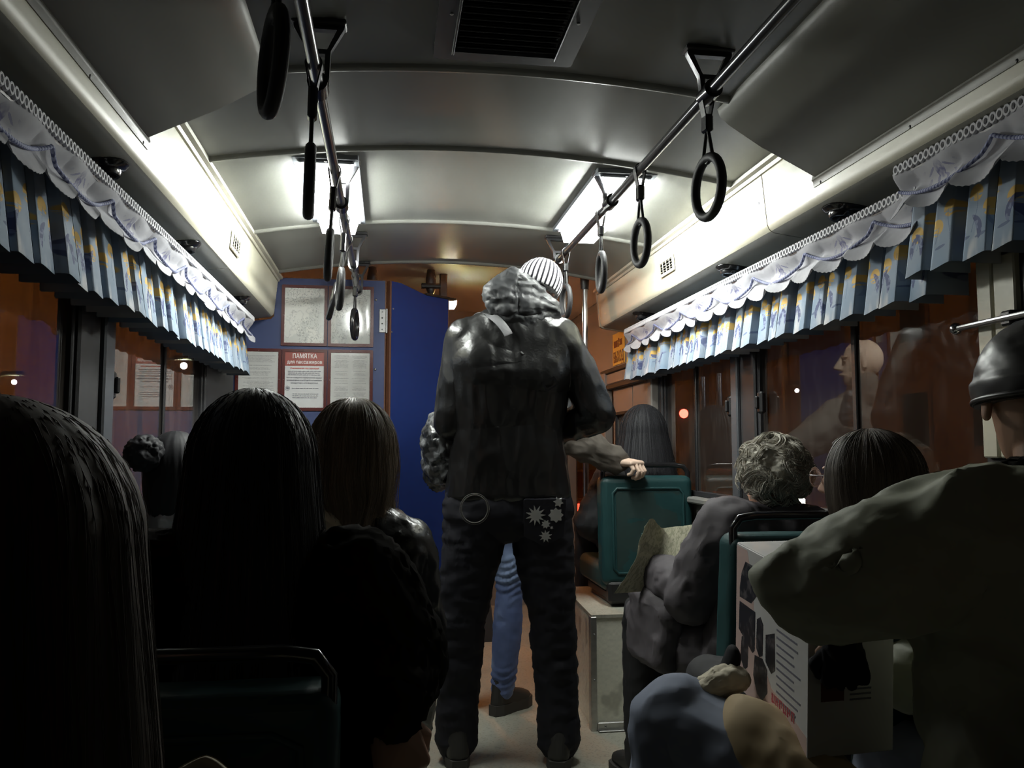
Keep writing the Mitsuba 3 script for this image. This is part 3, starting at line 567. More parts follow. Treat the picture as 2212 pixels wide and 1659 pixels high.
# ---------------------------------------------------------------- seats and the step box
def seat(x0, x1, y, zt, zb, label, lean=.06, cushion=True, floor=0.0, handle=True, panel=True, depth=.42, zc=None):
    t = thing('seat', label, 'seat'); zc = zc if zc is not None else zb + .02
    def lay(m): # tilt back: the top leans towards the rear
        m = tm(m).copy(); v = m.vertices; v[:, 1] -= (v[:, 2] - zb) / (zt - zb) * lean; m.vertices = v; return m
    r = .03; P = []
    for x in (x0 + r, x1 - r):
        for z in (zb + r, zt - r * 1.3):
            for yy in (y + r, y + .075): P.append(ball((x, yy, z), r))
    back = m3.Manifold.hull_points(np.vstack(P)).refine_to_length(.02)
    bm = lay(back); folds(bm, .002, 14, int(x0 * 100) % 7, False); add(t + '__backrest', bm, 'm_teal', 60)
    if panel:
        w = x1 - x0; pr = []
        path = [(x0 + .045, zt - .06), (x1 - .045, zt - .06), (x1 - .045, zb + .05), (x0 + .045, zb + .05)]
        pts = []
        for i in range(4):
            a, b = np.array(path[i]), np.array(path[(i + 1) % 4]); pts += [a + (b - a) * u for u in np.linspace(.06, .94, 8)]
        ringp = np.array([(p[0], y - .001, p[1]) for p in pts]); add(t + '__piping', lay(tube(ringp, .006, 8, closed=True)), 'm_teal', 60)
        add(t + '__back_panel', lay(box(x0 + .055, x1 - .055, y - .0005, y + .01, zb + .06, zt - .07, .004)), 'm_teal_panel')
        add(t + '__button', lay(tm(H(np.vstack([ball(((x0 + x1) / 2 - .03, y - .001, (zt + zb) / 2 - .02), (.005, .003, .005))])))), 'm_teal')
    if handle:
        hz = zt + .035; yy = y + .03 - lean
        pts = [(x0 + .012, yy, zt - .06), (x0 + .012, yy, hz - .03), (x0 + .03, yy, hz - .006), (x0 + .07, yy, hz), (x1 - .07, yy, hz), (x1 - .03, yy, hz - .006), (x1 - .012, yy, hz - .03), (x1 - .012, yy, zt - .06)]
        add(t + '__handle', tube(pts, .0105, 12), 'm_gloss_black', 60)
    c = m3.Manifold.hull_points(np.vstack([ball((x, yy, z), .035) for x in (x0 + .035, x1 - .035) for yy in (y + .06, y + depth) for z in (zc - .075, zc - .035)]))
    add(t + '__cushion', tm(c), 'm_teal', 60)
    add(t + '__base', cat_(box(x0 + .03, x1 - .03, y + .05, y + depth - .02, zc - .15, zc - .11, .008), box(x0 + .02, x1 - .02, y - .005, y + .05, zb - .07, zb + .02, .012)), 'm_black')
    for xx in (x0 + .06, x1 - .06): add(t + '__leg', cat_(box(xx - .015, xx + .015, y + .06, y + .10, floor, zc - .14, .004), box(xx - .015, xx + .015, y + depth - .1, y + depth - .06, floor, zc - .14, .004), box(xx - .018, xx + .018, y + .04, y + depth - .04, floor, floor + .02, .004)), 'm_black')
    return t
seat(.595, .984, 3.29, .965, .515, 'teal vinyl seat on the step box beside the black haired passenger', lean=-.02, floor=.43, zc=.60)
seat(.555, .97, 1.97, .87, .42, 'teal seat of the grey haired passenger, black handle above the carton', panel=False)
seat(.60, .97, 1.42, .86, .42, 'teal seat of the bob haired passenger hidden behind the olive jacket', panel=False)
seat(-.98, -.325, 1.13, .775, .36, 'double teal seat back at the lower left in front of the camera', lean=.05, zc=.40)
seat(-.98, -.33, 1.72, .78, .37, 'teal seat of the light brown haired passenger', lean=.05, zc=.40)
seat(-.98, -.42, 2.30, .78, .37, 'teal seat beside the left window under the silver jacket', lean=.05, zc=.40)
seat(-.98, -.36, .56, .74, .34, 'teal seat of the brown haired passenger in the left foreground', lean=.05, zc=.38)
seat(.45, .97, .82, .80, .36, 'teal seat under the passenger in the olive jacket', panel=False, zc=.42)
seat(.30, .97, .20, .76, .36, 'teal seat under the beige coat in the right foreground', panel=False, zc=.42)
t = thing('step_box', 'grey speckled step box with aluminium edges standing beside the aisle', 'platform')
bp = Polygon([(.505, 0), (1.0, 0), (1.0, .43), (.52, .43), (.505, .415)])
fr = Polygon([(.515, 3.16), (.984, 3.16), (.984, 3.80), (.545, 3.80)])
add(t + '__body', extrude(fr, .424, (0, 0, 0)), 'm_box_lino'); add(t + '__top', extrude(fr.buffer(.006), .012, (0, 0, .42)), 'm_floor', 40)  # top in a darker colour, standing in for weaker light on it
add(t + '__corner_trim', cat_(box(.506, .530, 3.150, 3.160, 0.0, .425, .002), box(.506, .513, 3.152, 3.185, 0, .425, .002)), 'm_alu')
add(t + '__base_trim', cat_(box(.53, .98, 3.146, 3.16, .001, .032, .003), box(.53, .98, 3.128, 3.15, .001, .007, .002)), 'm_alu')
for x, z in ((.519, .19), (.519, .36), (.56, .018), (.75, .018)): add(t + '__screw', tm(H(np.vstack([ball((x, 3.147 if z > .1 else 3.1445, z), (.004, .003, .004))]))), 'm_steel')
# a scrap on the floor
add('pebble', folds(skin_union([H((.66, 3.04, .006, .007), (.668, 3.042, .005, .005))], .004, 3), .001, 200), 'm_white_ink', label='small pale pebble lying on the floor before the step box', cat='pebble')
t = thing('guard_panel', 'orange lit guard bracket beside the step box in front', 'panel')
add(t + '__panel', cat_(box(.545, .60, 4.30, 4.32, .60, .63, .003), box(.585, .60, 4.30, 4.32, 0, .63, .003)), 'm_orange_metal')
t = thing('engine_cover', 'low cover box in front at the driver end', 'panel'); add(t + '__lid', yprofile([(-.2, 0), (.33, 0), (.30, .26), (.26, .30), (-.16, .30), (-.2, .26)], 4.65, 5.28), 'm_dash'); add(t + '__strip', box(-.15, .25, 4.635, 4.66, .26, .29, .004), 'm_alu')

# ================================================================ outside: a street at night
mat('m_asphalt', proc(lambda p, n, uv: mix([.05, .048, .045], [.11, .10, .095], fbm(p.x * .8, p.y * .8, 0.))), .38)
mat('m_facade', proc(lambda p, n, uv: mix([.34, .27, .2], [.22, .17, .13], fbm(p.x * .5, p.y * .5, p.z * .5))), .8)
mat('m_facade_dark', (.12, .09, .07), .8); mat('m_far_glass', (.03, .03, .035), .2); mat('m_curb', (.3, .29, .27), .8)
mat('m_car', (.08, .02, .02), .25, .6); mat('m_pole_paint', (.1, .1, .1), .5)
G = -.85
add('road', box(-45, 45, -30, 120, G - .1, G, .01), 'm_asphalt', kind='structure', label='dark asphalt road outside the bus')
for x0, x1, nm in ((-30, -9.5, 'pavement_1'), (9.5, 30, 'pavement_2')): struct(nm, box(x0, x1, -30, 120, G - .02, G + .14, .03), 'm_curb', label='pavement beside the road')
def lamp_post(x, y, z, arm, label, rad=STREET, r=.075):
    t = thing('street_lamp', label, 'street lamp', 'sodium street lamps outside')
    add(t + '__mast', tube([(x + arm, y, G), (x + arm, y, z), (x + arm * .8, y, z + .5), (x, y, z + .62)], [.09, .06, .05, .04], 8), 'm_pole_paint')
    add(t + '__head', box(x - .3, x + .3, y - .15, y + .15, z + .56, z + .68, .04), 'm_pole_paint')
    k = add(t + '__bulb', moved(trimesh.creation.icosphere(1, r), np.array([[1, 0, 0, x], [0, 1, 0, y], [0, 0, 1, z + .38], [0, 0, 0, 1.]])), 'm_black', True)
    scene[k]['emitter'] = {'type': 'area', 'radiance': rgb(*rad), 'sampling_weight': .4}
lamp_post(-6.4, 26., 3.16, -1.2, 'orange street lamp seen through the far left window', r=.11)
lamp_post(-10.7, 25., 2.54, -1., 'orange street lamp low at the left edge of the picture')
lamp_post(5.8, 27., 6.0, 1.6, 'orange street lamp far ahead of the bus on the right')
lamp_post(5.2, 14., 4.9, 1.6, 'added orange street lamp close ahead on the right, brightening the road')  # extra lamp, added to brighten the road and kerb ahead
lamp_post(-5.0, 28., 6.2, -1.6, 'orange street lamp ahead of the bus on the left')
def building(x0, x1, y0, y1, h, face, label, m='m_facade'):
    t = thing('building', label, 'building'); add(t + '__wall', box(x0, x1, y0, y1, G, h, .05), m); add(t + '__cornice', box(x0 - .3, x1 + .3, y0 - .3, y1 + .3, h - .2, h + .3, .08), 'm_facade_dark')
    xf = x1 if face > 0 else x0
    for zz in np.arange(1.0, h - 2, 3.1):
        for yy in np.arange(y0 + 1.5, y1 - 1.6, 3.0):
            w = add(t + '__window', box(xf - .06, xf + .06, yy, yy + 1.4, zz, zz + 1.8, .02), 'm_facade_dark'); add(w + '__pane', box(xf + face * .02, xf + face * .08, yy + .12, yy + 1.28, zz + .12, zz + 1.68, .01), 'm_far_glass')
building(-24, -13.5, 12, 33, 9.5, 1, 'orange lit house across the pavement beyond the left windows')
building(-24, -7.7, 34, 48, 10, -1, 'orange lit house end seen through the far left window')
building(-22, -12.5, -4, 9, 8, 1, 'dim house beyond the left windows near the camera', 'm_facade_dark')
building(15, 26, 8, 26, 9, -1, 'dim house beyond the right windows', 'm_facade_dark')
building(14.5, 25, -6, 6, 8, -1, 'dim house beyond the right windows near the camera', 'm_facade_dark')
building(2.5, 22, 46, 58, 11, -1, 'orange lit house at the end of the street')
def lit(t, name, mesh, rad):
    k = add(t + name, mesh, 'm_black', True); scene[k]['emitter'] = {'type': 'area', 'radiance': rgb(*rad), 'sampling_weight': .15}; return k
def car(x, y, label, tail=True, col='m_car'):
    t = thing('car', label, 'car')
    low = H(*[B4((x + sx * .65, y + sy, G + .45), .2) for sx in (-1, 1) for sy in (-1.8, 1.8)], *[B4((x + sx * .68, y + sy, G + .75), .15) for sx in (-1, 1) for sy in (-1.7, 1.7)])
    cab = H(*[B4((x + sx * .6, y + sy, G + .85), .1) for sx in (-1, 1) for sy in (-1.4, 1.0)], *[B4((x + sx * .48, y + sy, G + 1.32), .1) for sx in (-1, 1) for sy in (-.9, .4)])
    add(t + '__body', tm(low + cab), col, 40)
    for sx in (-1, 1):
        for sy in (-1.2, 1.2): add(t + '__wheel', tube([(x + sx * .7, y + sy, G + .31), (x + sx * .88, y + sy, G + .31)], .31, 16), 'm_rubber')
        lit(t, '__tail_light' if tail else '__head_light', box(x + sx * .62 - .14, x + sx * .62 + .14, y + (-2.03 if tail else -2.03), y - 1.93, G + .66, G + .8, .03), (14, .5, .25) if tail else (30, 24, 15))
    return t
car(4.1, 18.5, 'dark red car ahead seen between the standing man and the teal seat'); car(8.2, 19.5, 'car with white headlights beyond the right window', False, 'm_pole_paint')
def traffic_light(x, y, z, which, label):
    t = thing('traffic_light', label, 'traffic light'); add(t + '__mast', tube([(x, y + .2, G), (x, y + .2, z + .2)], .07, 8), 'm_pole_paint'); add(t + '__housing', box(x - .2, x + .2, y, y + .18, z - .55, z + .55, .05), 'm_black')
    for i, (c, nm) in enumerate((((40, 1.2, .8), 'red'), ((4, 2, .1), 'amber'), ((.5, 14, 9), 'green'))):
        m = tube([(x, y + .01, z + .35 - .35 * i), (x, y - .03, z + .35 - .35 * i)], .13, 16)
        if nm == which: lit(t, '__lens', m, c)
        else: add(t + '__lens', m, 'm_rubber')
traffic_light(8.02, 22.6, 1.70, 'red', 'traffic light showing red beyond the right window'); traffic_light(2.9, 14.5, 1.445, 'green', 'traffic light showing green seen past the standing man')

# ================================================================ people
mat('m_skin', (.42, .25, .18), .5, .4); mat('m_skin_pale', (.62, .46, .36), .5, .4); mat('m_skin_tan', (.30, .17, .11), .5, .4)
def hairmat(nm, a, b, rough=.38, spec=.5):
    return mat(nm, proc(lambda p, n, uv: mix(list(a), list(b), fbm(p.x * 60, p.y * 60, p.z * 4))), rough, spec)
hairmat('m_hair_brown', (.022, .016, .010), (.052, .036, .022), .65); hairmat('m_hair_black', (.006, .006, .007), (.014, .014, .016), .55)
hairmat('m_hair_jet', (.012, .012, .014), (.02, .02, .023), .6, .2); hairmat('m_hair_light', (.07, .05, .032), (.20, .15, .10), .5); hairmat('m_hair_grey', (.27, .25, .21), (.44, .42, .36), .7, .2)
hairmat('m_hair_bob', (.022, .015, .010), (.05, .034, .022), .6, .35)
bumped('m_leather', (.005, .005, .0052), proc(lambda p, n, uv: .5 * fbm(p.x * 26, p.y * 26, p.z * 11) + .05 * noise(p.x * 200, p.y * 200, p.z * 200)), .006, .33, .55)
mat('m_leather_soft', (.016, .015, .015), .38, .6); mat('m_hood', proc(lambda p, n, uv: mix([.018, .019, .021], [.03, .032, .034], fbm(p.x * 30, p.y * 30, p.z * 30))), .55)
mat('m_jeans_black', proc(lambda p, n, uv: mix([.006, .006, .009], [.014, .014, .02], fbm(p.x * 30, p.y * 30, p.z * 30))), .8, .3)
mat('m_jeans_blue', proc(lambda p, n, uv: mix(mix([.08, .115, .25], [.12, .16, .32], fbm(p.x * 25, p.y * 25, p.z * 25)), [.22, .29, .46], smoothstep(.45, .7, fbm(p.x * 6, p.y * 6, p.z * 5 + 1)))), .8, .3)
mat('m_jeans_faded', proc(lambda p, n, uv: mix([.15, .175, .235], [.25, .28, .36], fbm(p.x * 22, p.y * 22, p.z * 22))), .85, .3)
mat('m_fur', (.012, .011, .010), .95, .03); mat('m_coat_dark', (.018, .018, .02), .75, .3); mat('m_coat_purple', proc(lambda p, n, uv: mix([.05, .044, .05], [.07, .063, .07], fbm(p.x * 40, p.y * 40, p.z * 40))), .7, .35)
mat('m_coat_brown', proc(lambda p, n, uv: mix([.075, .065, .055], [.10, .088, .075], fbm(p.x * 50, p.y * 50, p.z * 50))), .75, .3)
mat('m_coat_olive', proc(lambda p, n, uv: mix([.26, .27, .20], [.34, .355, .27], fbm(p.x * 30, p.y * 30, p.z * 30))), .62, .35); mat('m_coat_beige', (.26, .235, .2), .85, .2)
mat('m_silver', (.42, .42, .44), .3, .5, .6); mat('m_boot', (.018, .017, .016), .55); mat('m_sole', (.03, .028, .026), .7); mat('m_glove', (.012, .012, .015), .8, .2)
mat('m_daisy', (.34, .34, .33), .8); mat('m_stitch', (.07, .066, .06), .8); mat('m_strap', (.12, .12, .125), .6); mat('m_scarf', (.5, .45, .34), .8); mat('m_grey_ribbon', (.35, .35, .38), .6)
def camo(p, n, uv):
    a = fbm(p.x * 26, p.y * 26, p.z * 22, 3); return mix(mix([.012, .013, .014], [.05, .052, .055], smoothstep(.46, .5, a)), [.13, .135, .14], smoothstep(.58, .61, a))
bumped('m_camo', proc(camo), proc(lambda p, n, uv: fbm(p.x * 34, p.y * 34, p.z * 26)), .012, .3, .6)
# striped knitted hat (stripes are dyed yarn, run by longitude in uv.x)
mat('m_knit', proc(lambda p, n, uv: mix([.72, .72, .72], [.02, .02, .025], smoothstep(.62, .78, dr.cos(uv.x * 6.28318 * 30) * .5 + .5) * smoothstep(.18, .3, uv.y))), .9, .2)

def unit(v): v = np.asarray(v, float); return v / (np.linalg.norm(v) + 1e-12)
def head_R(yaw=0., pitch=0., roll=0.): return rotz(yaw) @ rotx(pitch) @ roty(roll)     # yaw > 0 turns to the left, pitch > 0 looks up
def head_parts(c, k, R):
    c = np.asarray(c, float); w = lambda q: c + R @ (np.asarray(q, float) * k)
    e = lambda q, r: ball(w(q), np.asarray(r) * k, R)
    P = [m3.Manifold.hull_points(np.vstack([e((0, -.015, .02), (.076, .094, .095)), e((0, .035, -.055), (.05, .05, .05)), e((0, .055, -.085), (.026, .026, .024))])),
         m3.Manifold.hull_points(np.vstack([e((0, .088, .02), (.008, .008, .01)), e((0, .112, -.022), (.012, .012, .01)), e((0, .085, -.03), (.018, .01, .008))])),
         m3.Manifold.hull_points(np.vstack([e((-.02, .083, -.056), (.006, .008, .006)), e((.02, .083, -.056), (.006, .008, .006)), e((0, .092, -.054), (.01, .008, .007))]))]
    P.append(m3.Manifold.hull_points(np.vstack([e((-.035, .074, .028), (.014, .01, .006)), e((.035, .074, .028), (.014, .01, .006)), e((0, .083, .03), (.01, .008, .008))])))
    for s in (-1, 1):
        P.append(m3.Manifold.hull_points(np.vstack([e((s * .077, -.012, .02), (.008, .018, .014)), e((s * .08, -.008, -.022), (.006, .01, .01))])))
        P.append(m3.Manifold.hull_points(np.vstack([e((s * .032, .078, .008), (.011, .008, .006))])))
    return P, w
def hand_parts(wr, d, up, side, curl=.6, k=1.0, spread=.12, point=None):
    """wr: wrist; d: along the hand; up: back of the hand; side: +1 thumb towards cross(d, up)."""
    d = unit(d); up = unit(np.asarray(up, float) - d * (np.asarray(up, float) @ d)); x = np.cross(d, up) * side; P = []
    wr = np.asarray(wr, float); q = lambda a, b, c: wr + k * (a * x + b * d + c * up)
    P.append(m3.Manifold.hull_points(np.vstack([ball(q(-.018, .005, 0), .017 * k), ball(q(.018, .005, 0), .018 * k), ball(q(-.034, .085, 0), .011 * k), ball(q(.034, .09, 0), .012 * k), ball(q(.0, .05, .004), .016 * k)])))
    for i, (ox, ln) in enumerate(((.031, .078), (.0105, .086), (-.0105, .08), (-.031, .062))):
        cu = curl if point is None or i != 0 else point
        p = q(ox, .088 - .008 * (i == 3), 0); dd = d + x * (ox * spread * 8); dd = unit(dd); uu = up; r = .0092 * k
        for j, f in enumerate((.45, .31, .24)):
            a = cu * (1.0, 1.15, .8)[j]; nd = unit(dd * math.cos(a) - uu * math.sin(a)); uu = unit(uu * math.cos(a) + dd * math.sin(a)); dd = nd
            n2 = p + dd * ln * f * k; P.append(limb(p, r, n2, r * .9)); p = n2; r *= .9
    p = q(.026, .03, -.006); m1 = q(.056, .062, -.014); m2 = q(.058 - .012 * curl, .10 - .01 * curl, -.02 - .012 * curl)
    P += [limb(p, .014 * k, m1, .0105 * k), limb(m1, .0105 * k, m2, .0085 * k)]
    return P
def lerp(a, b, t): return np.asarray(a, float) * (1 - t) + np.asarray(b, float) * t
def skeleton(hip, head, yaw=0., k=1., lean=None, knees=None, sit=True, floor=0.):
    R = rotz(yaw); hip = np.asarray(hip, float); head = np.asarray(head, float); f = R @ [0, 1, 0]; r = R @ [1, 0, 0]
    neck = head - np.array([0, 0, .135 * k]) - f * .02; ch = lerp(hip, neck, .66) - f * .01
    J = dict(hip=hip, head=head, neck=neck, chest=ch, k=k, f=f, r=r, yaw=yaw)
    for s, n in ((-1, 'L'), (1, 'R')):
        J['sh' + n] = neck + r * s * .165 * k - np.array([0, 0, .075 * k]); J['el' + n] = J['sh' + n] + r * s * .05 + f * .06 - np.array([0, 0, .25 * k]); J['wr' + n] = J['el' + n] + f * .2 - r * s * .10 - np.array([0, 0, .03])
        J['hp' + n] = hip + r * s * .085 * k; J['el' + n][0] = np.clip(J['el' + n][0], -.87, .87); J['sh' + n][0] = np.clip(J['sh' + n][0], -.89, .89)
        if sit: J['kn' + n] = J['hp' + n] + f * .40 * k + r * s * .02 + [0, 0, .01]; J['an' + n] = np.array([*(J['kn' + n] + f * .02)[:2], floor + .08])
        else: J['kn' + n] = J['hp' + n] * [1, 1, 0] + [0, 0, .49 * k]; J['an' + n] = J['kn' + n] * [1, 1, 0] + [0, 0, .08]
    return J
def body_mesh(J, R, hands=True, cl=.55, edge=.016, hk=None, opts={}):
    k = J['k']; P, w = head_parts(J['head'], k * (hk or 1.), R); E = [(p, .011 * k) for p in P]
    E.append((H(B4(lerp(J['head'], J['neck'], .45), .05 * k), B4(J['neck'], .052 * k), B4(J['neck'] - [0, 0, .06 * k], .06 * k)), edge))
    E.append((H(B4(J['neck'] - [0, 0, .08 * k], .06 * k), B4(J['shL'], .048 * k), B4(J['shR'], .048 * k), B4(J['chest'], .10 * k), B4(lerp(J['chest'], J['hip'], .6), .10 * k)), edge * 1.8))
    E.append((H(B4(lerp(J['chest'], J['hip'], .5), .10 * k), B4(J['hpL'], .09 * k), B4(J['hpR'], .09 * k)), edge * 1.8))
    for n, s in (('L', -1), ('R', 1)):
        E += [(limb(J['sh' + n], .046 * k, J['el' + n], .036 * k), edge), (limb(J['el' + n], .036 * k, J['wr' + n], .024 * k), edge)]
        E += [(limb(J['hp' + n], .08 * k, J['kn' + n], .052 * k), edge * 1.8), (limb(J['kn' + n], .05 * k, J['an' + n], .032 * k), edge * 1.8), (limb(J['an' + n], .034 * k, J['an' + n] + np.asarray(J.get('foot' + n, J['f'])) * .06 - [0, 0, .045], .024 * k), edge * 1.8)]
        o = opts.get(n, {}); d = o.get('d', J['wr' + n] - J['el' + n]); up = o.get('up', [0, 0, 1])
        E += [(p, .006) for p in hand_parts(J['wr' + n], d, up, o.get('side', -s), o.get('curl', cl), k * o.get('k', .95), point=o.get('point'))]
    return skin_union(E, .010, 6)
def coat_mesh(J, th=1.0, hem=None, amp=.008, freq=11, seed=0, collar=True, extra=(), edge=.014, arms=True, sh=.062, low=None, wr=None):
    k = J['k']; hem = J['hip'] - [0, 0, .02] if hem is None else np.asarray(hem, float); r = J['r']; f = J['f']
    P = [H(B4(J['neck'] - [0, 0, .035 * k], .07 * k * th), B4(J['shL'], sh * k * th), B4(J['shR'], sh * k * th), B4(J['chest'] + r * .07, .105 * k * th), B4(J['chest'] - r * .07, .105 * k * th)),
         H(B4(J['chest'] + r * .075, .10 * k * th), B4(J['chest'] - r * .075, .10 * k * th), B4(hem + r * .09 * k, .10 * k * th), B4(hem - r * .09 * k, .10 * k * th))]
    if collar: P.append(H(B4(J['neck'] + [0, 0, .02], .068 * k), B4(J['neck'] - [0, 0, .05], .085 * k)))
    if arms:
        for n in 'LR':
            w = lerp(J['el' + n], J['wr' + n], .93); P += [limb(J['sh' + n], sh * 1.02 * k * th, J['el' + n], .056 * k * th), limb(J['el' + n], .056 * k * th, w, (wr or .046) * k * th)]
    P += list(extra)
    m = skin_union(P, edge, 10); folds(m, amp, freq, seed); folds(m, amp * .5, np.asarray(freq) * 2.3, seed + 9)
    return m
def trousers_mesh(J, th=1.0, amp=.006, seed=3, top=None, edge=.016):
    k = J['k']; top = J['hip'] + [0, 0, .06] if top is None else top
    P = [H(B4(J['hpL'], .105 * k * th), B4(J['hpR'], .105 * k * th), B4(top - J['r'] * .06, .10 * k * th), B4(top + J['r'] * .06, .10 * k * th))]
    for n in 'LR': P += [limb(J['hp' + n], .098 * k * th, J['kn' + n], .072 * k * th), limb(J['kn' + n], .072 * k * th, J['an' + n] + [0, 0, .02], .056 * k * th)]
    m = skin_union(P, edge, 10); folds(m, amp, (12, 12, 18), seed); return m
def shoe(an, d, k=1., floor=0., hi=True, sole=.02):
    d = unit(np.asarray(d, float) * [1, 1, 0]); h = np.asarray(an, float) * [1, 1, 0] + [0, 0, floor]; x = np.cross(d, [0, 0, 1])
    up = [H(B4(h - d * .035 * k + [0, 0, .045], .036 * k), B4(h + d * .03 + [0, 0, .05], .038 * k), B4(h - d * .01 + [0, 0, .13 if hi else .07], .042 * k)), H(B4(h + d * .02 + [0, 0, .07], .036 * k), B4(h + d * .13 * k + [0, 0, .05], .034 * k), B4(h + d * .175 * k + [0, 0, .042], .024 * k), B4(h - d * .03 + [0, 0, .045], .034 * k), B4(h + d * .14 * k + x * .012 + [0, 0, .042], .03 * k))]
    u = skin_union(up, .012, 6)
    pts = [h + d * a * k + x * b * k for a, b in ((-.072, -.022), (-.072, .022), (-.03, .038), (.07, .036), (.14, .046), (.19, .03), (.208, 0), (.19, -.03), (.14, -.04), (.07, -.034), (-.03, -.038))]
    s = extrude(Polygon([p[:2] for p in pts]).buffer(.002), sole + .012, (0, 0, floor))
    return u, s
def surf_hair(c, R, rx, ry, rz, zbot, face=1.0, hl=.35, flare=0., drift=(0, 0), groove=.03, nf=26, seed=0, nphi=220, nt=64, wave=0., off=0., taper=0.):
    """Long or bobbed hair as a grooved shell that falls from the crown; the face side stays open. Returns a function (phi, t) -> points."""
    c = np.asarray(c, float); drop = max(c[2] - zbot, .02); arc = 1.57 * (rz + rx) / 2; T_ = arc + drop
    def at(phi, t):
        phi, t = np.broadcast_arrays(np.asarray(phi, float), np.asarray(t, float)); s = t * T_
        th = np.minimum(s / arc, 1) * np.pi / 2; down = np.maximum(s - arc, 0); u = down / drop
        fr = np.clip(np.cos(phi - np.pi / 2) - hl, 0, 1) / (1 - hl)                       # 1 towards the face
        cut = face * np.clip(fr * 2.2, 0, 1) * np.clip((th - .75) / .5, 0, 1)
        g = meshkit.noise(np.stack([np.cos(phi) * nf / 3, np.sin(phi) * nf / 3, t * 2.2 + seed], -1), seed) * .65 + meshkit.noise(np.stack([np.cos(phi) * nf, np.sin(phi) * nf, t * 4 + seed], -1), seed + 1) * .35
        rad = (1 + groove * (g - .5) * 2 * np.clip(th * 1.4, .15, 1)) * (1 - .42 * cut) + off
        rad = rad * (1 + flare * u - taper * u * u)
        L = np.stack([rx * np.sin(th) * np.cos(phi) * rad, ry * np.sin(th) * np.sin(phi) * rad, rz * np.cos(th) * (1 + groove * .3 * (g - .5)) + 0 * rad], -1)
        P = L @ np.asarray(R).T
        P[..., 0] += drift[0] * u + wave * np.sin(u * 9 + phi * 3) * u; P[..., 1] += drift[1] * u; P[..., 2] -= down
        return c + P
    return at
def hair_mesh(at, nphi=220, nt=64):
    PH, TT = np.meshgrid(np.linspace(0, 2 * np.pi, nphi + 1)[:-1], np.linspace(.004, 1, nt), indexing='ij')
    return loft(at(PH, TT).transpose(1, 0, 2))
def strands(at, n, r=.0006, seed=0, loose=.006, t0=.02, t1=1.0, open_=.35, k=14, tips=.03):
    g = np.random.default_rng(seed); V, F, o = [], [], 0; out = []
    for i in range(n):
        ph = g.uniform(0, 2 * np.pi)
        if math.cos(ph - np.pi / 2) > open_ and g.random() < .9: continue
        a, b = t0 + g.random() * .25, t1 - g.random() * .3; tt = np.linspace(a, b + tips * g.random(), k)
        p = at(ph + .12 * np.sin(tt * 5 + g.random() * 6) * g.uniform(-.6, .6), np.minimum(tt, 1.2)); nrm = p - at(ph, 0.)[None]; nrm[:, 2] *= .3; nrm /= np.linalg.norm(nrm, axis=1, keepdims=True) + 1e-9
        p = p + nrm * (loose * g.random() ** 2 * np.linspace(.15, 1, k) + .0012)[:, None]
        out.append(tube(p, np.linspace(r, r * .45, k), 3))
    return cat_(*out)
def strand_uv(*a): pass
def dress(p, J, R, body=None, coat=None, coatm=None, trous=True, tm_='m_coat_dark', shoes=True, skin='m_skin', opts={}, hk=None, floor=0., sdir=None, body_on=True):
    add(p + '__body', body_mesh(J, R, opts=opts, hk=hk), skin, True, label='skin of head, neck and hands')
    if coat is not None: add(p + '__coat', coat, coatm, True)
    if trous: add(p + '__trousers', trousers_mesh(J) if trous is True else trous, tm_, True)
    if shoes:
        for n in 'LR':
            u, s = shoe(J['an' + n], J['f'] if sdir is None else sdir, .95 * J['k'], floor); k = add(p + '__shoe', u, 'm_boot', True); add(k + '__sole', s, 'm_sole')

# ---- the standing man in the striped knitted hat, seen from behind
p = thing('person', 'tall standing person in black leather jacket and striped knitted hat, back to camera', 'person')
k = 1.03
J = dict(k=k, f=np.array([.1, .99, 0]), r=np.array([1., -.06, 0]), head=np.array([.245, 2.90, 1.625]), neck=np.array([.175, 2.86, 1.53]), chest=np.array([.155, 2.86, 1.33]), hip=np.array([.15, 2.90, .93]),
         shL=np.array([.0, 2.875, 1.452]), shR=np.array([.318, 2.835, 1.452]), elL=np.array([-.048, 2.90, 1.16]), elR=np.array([.452, 2.82, 1.185]), wrL=np.array([.03, 3.12, 1.12]), wrR=np.array([.26, 3.03, 1.105]),
         hpL=np.array([.045, 2.90, .86]), hpR=np.array([.255, 2.88, .86]), knL=np.array([-.008, 2.915, .49]), knR=np.array([.302, 2.875, .49]), anL=np.array([-.025, 2.925, .08]), anR=np.array([.322, 2.865, .08]))
R = head_R(-.35, -.75, .22)
J['head'] = np.array([.255, 2.905, 1.635])
add(p + '__body', body_mesh(J, R, hk=.86), 'm_skin', True, label='skin of head and hands')
r = J['r']
P = [H(B4((.175, 2.85, 1.51), .075), B4(J['shL'], .072), B4(J['shR'], .074), B4((.06, 2.86, 1.33), .115), B4((.26, 2.85, 1.33), .115)),
     H(B4((.055, 2.86, 1.36), .115), B4((.262, 2.855, 1.36), .112), B4((.075, 2.89, 1.12), .112), B4((.222, 2.88, 1.18), .098), B4((.222, 2.88, 1.10), .104)),
     H(B4((.075, 2.89, 1.14), .115), B4((.225, 2.88, 1.14), .112), B4((.06, 2.90, .945), .118), B4((.25, 2.88, .945), .115), ball((.055, 2.90, .905), (.125, .125, .012)), ball((.25, 2.88, .905), (.12, .12, .012))),
     limb(J['shL'], .075, (-.025, 2.885, 1.31), .066), limb((-.025, 2.885, 1.31), .066, J['elL'], .06), limb(J['elL'], .06, (.02, 3.08, 1.125), .048),
     limb(J['shR'], .075, (.395, 2.83, 1.33), .066), limb((.395, 2.83, 1.33), .066, J['elR'], .058), limb(J['elR'], .058, (.28, 3.0, 1.11), .05)]
m = skin_union(P, .011, 9); folds(m, .010, (8, 8, 4.5), 4, False); folds(m, .006, (19, 19, 7), 9)
